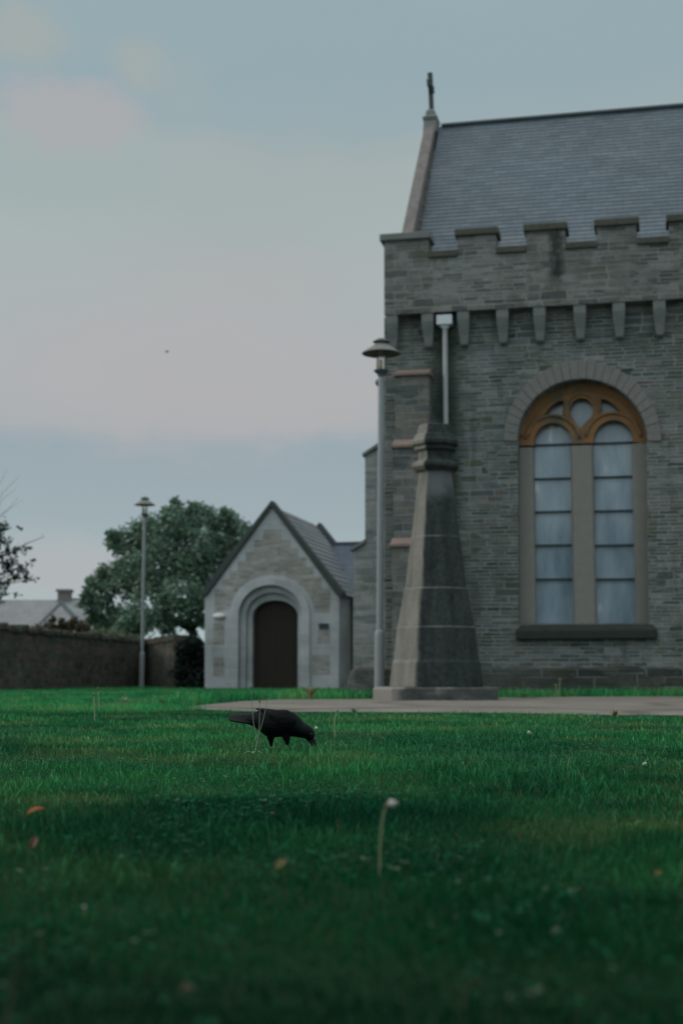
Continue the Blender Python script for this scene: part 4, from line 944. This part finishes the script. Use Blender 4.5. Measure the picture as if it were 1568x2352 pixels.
# ------------------------------------------------------------------ boundary wall, hedge, trees, houses
M['bwall'] = stone('mossy_rubble', [(0.035, 0.042, 0.035), (0.066, 0.068, 0.054), (0.10, 0.094, 0.076), (0.05, 0.062, 0.05), (0.13, 0.085, 0.066)], (0.075, 0.075, 0.06), thin=(0.3, 0.12), big=(0.42, 0.2), mort=0.012)
W0 = at(-60, HZ, 30.5); W1 = at(326, HZ, 44.0); W2 = at(418, HZ, 38.0)
def wallseg(name, A, B, h, lab):
    d = (B - A); L = math.hypot(d.x, d.y); o = empty(name, (A.x, A.y, 0), math.atan2(d.y, d.x)); tag(o, lab, 'wall')
    n = 60; m = MB(); tp = MB(); rr = random.Random(len(lab))
    hs = [h + rr.uniform(-.03, .03) for _ in range(n + 1)]
    m.plate([[(0, -.1), (L, -.1)] + [(L * i / n, hs[i]) for i in range(n, -1, -1)]], -.2, .2)
    m.build('wall', M['bwall'], o)
    for i in range(n):
        q = .12 + rr.uniform(-.03, .05); tp.box(L * i / n + .005, L * (i + 1) / n - .005, -.24, .24, hs[i] - .02, hs[i] + q)
    tp.build('coping_stones', M['bwall'], o, bevel=.03)
    return o
wallseg('boundary_wall', W0, W1, 1.36, 'long dark mossy rubble wall at the left edge of the lawn')
wallseg('boundary_wall', W1 + Vector((.25, 0, 0)), W2, 1.30, 'short rubble wall between the left lamp and the porch')
LM = leaf_shader('tree_leaf', 0.25, 0.5, 0.35)
def leafcloud(name, lumps, n, size, cols, parent=None, mat=None, lean=(0, 0, 0)):
    """lumps of (centre, radius, weight): leaf-sized faces in clumps spread through each lump's volume"""
    wts = np.array([l[1] ** 2 * l[2] for l in lumps]); wts /= wts.sum()
    P_, Cc = [], []
    for (c, r, k), wt in zip(lumps, wts):
        m = int(n * wt); nc = max(4, m // 38)
        d = rng.normal(size=(nc, 3)); d /= np.linalg.norm(d, axis=1)[:, None]; rad = r * (0.25 + .75 * rng.random(nc) ** .45)
        cen = np.array(c)[None] + d * rad[:, None] * np.array([1, 1, .9]); cid = rng.integers(0, nc, m)
        P_.append(cen[cid] + rng.normal(size=(m, 3)) * r * .16)
        tone = rng.random(nc)[cid] * .7 + .3 * rng.random(m); Cc.append(tone)
    P_ = np.concatenate(P_); tone = np.concatenate(Cc); m = len(P_)
    a = rng.normal(size=(m, 3)); a[:, 2] -= .5; a /= np.linalg.norm(a, axis=1)[:, None]; b = np.cross(a, rng.normal(size=(m, 3))); b /= np.linalg.norm(b, axis=1)[:, None]
    s = (size * rng.uniform(.6, 1.4, m))[:, None]
    V = np.stack([P_, P_ + a * s * .5 + b * s * .28, P_ + a * s, P_ + a * s * .5 - b * s * .28], 1)
    cA, cB = np.array(cols[0]), np.array(cols[1]); col = cA + (cB - cA) * tone[:, None]
    L = np.arange(m * 4, dtype=np.int32); S = (np.arange(m) * 4).astype(np.int32)
    o = from_arrays(name, [(V.reshape(-1, 3).astype(np.float32), L, S, np.repeat(col, 4, axis=0))], mat or LM)
    if parent: o.parent = parent
    return o
BARK = plain('tree_bark', (0.05, 0.05, 0.042), 0.95, var=0.4, scale=10)
def limb(m, a, b, r0, r1, rr, wig=.08):
    a, b = Vector(a), Vector(b); L = (b - a).length; pts = []
    for i in range(7):
        t_ = i / 6; pts.append(a.lerp(b, t_) + Vector((rr.uniform(-1, 1), rr.uniform(-1, 1), rr.uniform(-.5, .5))) * L * wig * math.sin(t_ * math.pi))
    m.tube(pts, [r0 + (r1 - r0) * i / 6 for i in range(7)], 8); return pts
# big bushy tree behind the wall
YT2 = 52.0; tb = at(480, HZ, YT2); tree = empty('tree', (tb.x, YT2, 0))
tag(tree, 'big dark green bushy tree behind the wall, left of the porch', 'tree')
lump_px = [(228, 1350, 34), (210, 1392, 28), (255, 1415, 44), (300, 1262, 48), (262, 1240, 24), (340, 1225, 42), (388, 1205, 40), (425, 1192, 40), (468, 1190, 36), (505, 1195, 32), (540, 1205, 28), (565, 1222, 20), (360, 1300, 62), (430, 1270, 64), (505, 1262, 54), (490, 1325, 52), (425, 1362, 50), (350, 1395, 52), (300, 1435, 34), (250, 1320, 36), (300, 1340, 46), (406, 1152, 11), (448, 1158, 12), (400, 1178, 20), (520, 1178, 14), (200, 1368, 16), (390, 1435, 30), (215, 1430, 22), (455, 1415, 26), (470, 1385, 24), (440, 1440, 18)]
rr = random.Random(5); lum = []
for x, y, r in lump_px:
    dy_ = rr.uniform(-1, 1) * (1.6 if r > 30 else .6); p = at(x, y, YT2 + dy_); lum.append(((p.x - tb.x, p.y - YT2, p.z), r * YT2 / F, 1.0 if r > 25 else 1.3))
leafcloud('crown', lum, 27000, .17, ((0.05, 0.11, 0.075), (0.20, 0.30, 0.21)), tree)
tm = MB()
pts = limb(tm, (0, 0, -.2), (-.6, 0, 2.0), .17, .13, rr)
for tgt in ((430, 1370), (330, 1330), (480, 1270), (400, 1240), (540, 1230), (280, 1380)):
    p = at(*tgt, YT2); limb(tm, pts[-1], (p.x - tb.x, rr.uniform(-.8, .8), p.z), .09, .025, rr, .06)
tm.build('trunk', BARK, tree, smooth=True)
# unseen tree added behind the camera so its crown shades the nearest grass
added_tree = empty('tree', (1.2, -4.6, 0)); tag(added_tree, 'unseen leafy tree added behind the camera to shade the nearest grass', 'tree')
lum = [((x - 1.2, y + 4.6, z), q, 1) for x, y, z, q in ((-2.6, -1.6, 3.4, 1.3), (-.9, -.9, 3.5, 1.3), (.9, -1.1, 3.4, 1.3), (2.7, -1.7, 3.5, 1.3), (-1.8, -3.2, 4.2, 1.6), (.6, -3.0, 4.6, 1.6), (2.9, -3.6, 4.3, 1.6), (0, -2.4, 3.2, 1.3), (-3.6, -3.0, 3.2, 1.4), (4.0, -3.0, 3.3, 1.4), (-2.4, .3, 4.3, 1.4), (-.6, .9, 4.6, 1.4), (1.2, .6, 4.4, 1.4), (2.8, .2, 4.2, 1.4), (-3.6, -.8, 3.2, 1.3), (3.7, -.9, 3.2, 1.3), (-4.4, .2, 4.0, 1.3), (4.4, .2, 4.0, 1.3))]
leafcloud('crown', lum, 42000, .17, ((0.035, 0.07, 0.04), (0.09, 0.14, 0.08)), added_tree)
tm = MB(); pts = limb(tm, (0, 0, -.2), (.1, .1, 2.2), .2, .15, rr)
for l in lum: limb(tm, pts[-1], l[0], .07, .02, rr, .06)
tm.build('trunk', BARK, added_tree, smooth=True)
# sparse tree at the left edge
YT3 = 38.0; tb3 = at(-150, HZ, YT3); tree3 = empty('tree', (tb3.x, YT3, 0))
tag(tree3, 'sparse dark leafy tree branches reaching in from the left edge', 'tree')
lum = []
for x, y, r in [(-10, 1225, 36), (20, 1250, 24), (-20, 1300, 50), (35, 1290, 34), (62, 1318, 20), (28, 1340, 26), (45, 1262, 22), (-5, 1350, 30), (70, 1290, 12), (78, 1330, 9), (99, 1230, 4), (50, 1215, 8), (40, 1365, 10), (0, 1376, 14), (-60, 1250, 70), (-140, 1200, 80), (-100, 1330, 70), (-170, 1300, 80), (-60, 1140, 50)]:
    p = at(x, y, YT3 + rr.uniform(-.8, .8)); lum.append(((p.x - tb3.x, p.y - YT3, p.z), r * YT3 / F, .5 if x > -30 else 1))
leafcloud('crown', lum, 9000, .10, ((0.018, 0.035, 0.026), (0.06, 0.085, 0.055)), tree3)
tm = MB(); limb(tm, (0, 0, -.2), (.1, 0, 3.0), .2, .12, rr)
for tgt in ((-10, 1225), (40, 1262), (62, 1318), (30, 1340), (75, 1292), (98, 1231), (78, 1332)):
    p = at(*tgt, YT3); q = limb(tm, (.1, 0, 2.2 + rr.uniform(0, .8)), (p.x - tb3.x, rr.uniform(-.3, .3), p.z), .04, .006, rr, .05)
for x, y in ((42, 1088), (30, 1120), (55, 1150), (20, 1080), (38, 1140)):
    p = at(x, y, YT3); limb(tm, (.1, 0, 3.0), (p.x - tb3.x, rr.uniform(-.3, .3), p.z), .02, .002, rr, .10)
tm.build('trunk', BARK, tree3, smooth=True)
def shrub(label, lumps, Y, n, size, cols, name='shrub', cat='shrub'):
    b = at(lumps[0][0], HZ, Y); o = empty(name, (b.x, Y, 0)); tag(o, label, cat); lum = []
    for x, y, r in lumps:
        p = at(x, y, Y + rr.uniform(-.3, .3)); lum.append(((p.x - b.x, p.y - Y, p.z), r * Y / F, 1))
    leafcloud('foliage', lum, n, size, cols, o)
    z = min(l[0][2] for l in lum); tm = MB()
    for k in range(4): limb(tm, (rr.uniform(-.2, .2), rr.uniform(-.1, .1), -.1), lum[k % len(lum)][0], .04, .012, rr)
    tm.build('stem', BARK, o); return o
shrub('brownish green creeper spilling over the top of the long wall', [(140, 1436, 16), (165, 1433, 16), (110, 1440, 14), (190, 1445, 16), (90, 1445, 9), (120, 1426, 8), (80, 1446, 8)], 41.5, 2600, .10, ((0.05, 0.055, 0.03), (0.13, 0.10, 0.055)))
shrub('light green shrub between the creeper and the left lamp', [(255, 1462, 16), (285, 1465, 16), (225, 1455, 16), (310, 1468, 13)], 46.0, 2200, .13, ((0.06, 0.095, 0.05), (0.14, 0.18, 0.1)))
shrub('dark hedge filling the gap between the short wall and the porch', [(425, 1490, 22), (450, 1490, 22), (430, 1530, 26), (455, 1535, 24), (430, 1570, 24), (455, 1575, 24), (415, 1545, 18), (440, 1475, 16), (418, 1500, 12), (463, 1500, 15), (465, 1545, 16), (462, 1585, 14), (466, 1520, 14)], 37.4, 8500, .09, ((0.007, 0.018, 0.015), (0.018, 0.034, 0.026)), 'hedge', 'hedge')
# far houses
def roofmat(name, c): return slate(name, tuple(x * .9 for x in c), tuple(x * 1.1 for x in c), 0.4, 0.25, 0.2)
RO = roofmat('pale_house_slate', (0.19, 0.19, 0.19)); REN = plain('grey_render', (0.3, 0.3, 0.29), 0.9, var=0.15)
YH = 80.0; hb = at(100, HZ, YH); house = empty('house', (hb.x, YH, 0)); tag(house, 'distant grey slate roofed house with broad chimney beyond the wall', 'house')
def hp_(x, y, Y=YH): p = at(x, y, Y); return (p.x - hb.x, p.y - YH, p.z)
a_, b_ = hp_(-260, 1378, YH + 4), hp_(195, 1378, YH + 4); e0, e1 = hp_(-300, 1470, YH - 1), hp_(225, 1470, YH - 1)
mm = MB(); mm.add([e0, e1, b_, a_], [(0, 1, 2, 3)]); mm.add([(e1[0], e1[1], e1[2]), (e1[0], 9, e1[2]), b_], [(0, 1, 2)]); mm.add([(e0[0], 9, e0[2]), (e1[0], 9, e1[2]), b_, a_], [(0, 1, 2, 3)]); mm.add([e0, (e0[0], 9, e0[2]), a_], [(0, 1, 2)])
hr_ = mm.build('roof', RO, house)
MB().box(e0[0] + .3, e1[0] - .3, e0[1] + .3, 8.7, 0, e0[2] - .02).build('wall', REN, house)
wg = MB(); t_ = hp_(140, 1385, YH - 1.5); l_, r_ = hp_(78, 1446, YH - 5), hp_(204, 1456, YH - 5); bk_ = hp_(140, 1385, YH + 2)
wg.add([l_, r_, t_], [(0, 1, 2)]); wg.add([r_, (r_[0], 1.5, r_[2]), bk_, t_], [(0, 1, 2, 3)]); wg.add([l_, (l_[0], 1.5, l_[2]), bk_, t_], [(0, 1, 2, 3)])
wg.build('roof', RO, house); MB().box(l_[0] + .3, r_[0] - .3, l_[1] + .3, -.8, 0, r_[2] - .05).build('wall', REN, house)
MB().tube([t_, r_], .13, 6).build('hip_tiles', plain('dark_hip_tiles', (0.06, 0.085, 0.09)), house)
MB().tube([t_, l_], .09, 6).build('hip_tiles', plain('dark_hip_tiles', (0.09, 0.1, 0.1)), house)
c0, c1 = hp_(134, 1385, YH + 4), hp_(162, 1360, YH + 4)
cm = MB().box(c0[0], c1[0], 3.7, 4.5, c0[2] - .4, c1[2]); cm.box(c0[0] - .08, c1[0] + .08, 3.6, 4.6, c1[2] - .003, c1[2] + .15)
cm.build('chimney', plain('grey_chimney', (0.17, 0.15, 0.145), 0.9), hr_)
c0, c1 = hp_(166, 1385, YH + 6), hp_(186, 1376, YH + 6)
MB().box(c0[0], c1[0], 5.2, 5.9, c0[2] - .8, c1[2]).build('chimney', plain('dark_chimney', (0.09, 0.085, 0.08), 0.9), hr_)
YS = 60.0; sb_ = at(360, HZ, YS); shed = empty('shed', (sb_.x, YS, 0)); tag(shed, 'low pale shed roof just showing over the wall beside the left lamp', 'shed')
s0_, s1_, s2_ = at(322, 1463, YS), at(440, 1463, YS), at(440, 1490, YS - 2)
MB().add([(s0_.x - sb_.x, -2, s2_.z), (s1_.x - sb_.x, -2, s2_.z), (s1_.x - sb_.x, 0, s1_.z), (s0_.x - sb_.x, 0, s0_.z), (s0_.x - sb_.x, 2, s2_.z), (s1_.x - sb_.x, 2, s2_.z)], [(0, 1, 2, 3), (2, 3, 4, 5)]).build('roof', plain('pale_shed_roof', (0.34, 0.34, 0.36), .8, var=.1), shed)
MB().box(s0_.x - sb_.x + .1, s1_.x - sb_.x - .1, -1.9, 1.9, 0, s2_.z - .02).build('wall', REN, shed)
# far bird
bp_ = at(384, 808, 130.0); bd = MB()
bd.tube([(-.22, 0, -.02), (-.12, 0, 0), (.02, 0, .015), (.13, 0, .02), (.18, 0, .02)], [.01, .045, .06, .04, .008], 8)
for s in (-1, 1):
    bd.loft([[(-.02 + k * .02, s * .03, .02), (.09, s * .03, .03), (.09, s * .03, .02), (-.02 + k * .02, s * .03, .01)] for k in (0,)] + [[(-.06, s * .22, .10), (.05, s * .22, .12), (.05, s * .22, .11), (-.06, s * .22, .09)], [(-.12, s * .44, .04), (-.09, s * .44, .045), (-.09, s * .44, .04), (-.12, s * .44, .035)]])
bo = bd.build('bird', plain('far_bird_black', (0.02, 0.02, 0.02)), fix=True); bo.location = bp_; bo.rotation_euler = (R(20), R(-18), R(25)); tag(bo, 'tiny dark bird flying in the sky left of the church', 'bird')
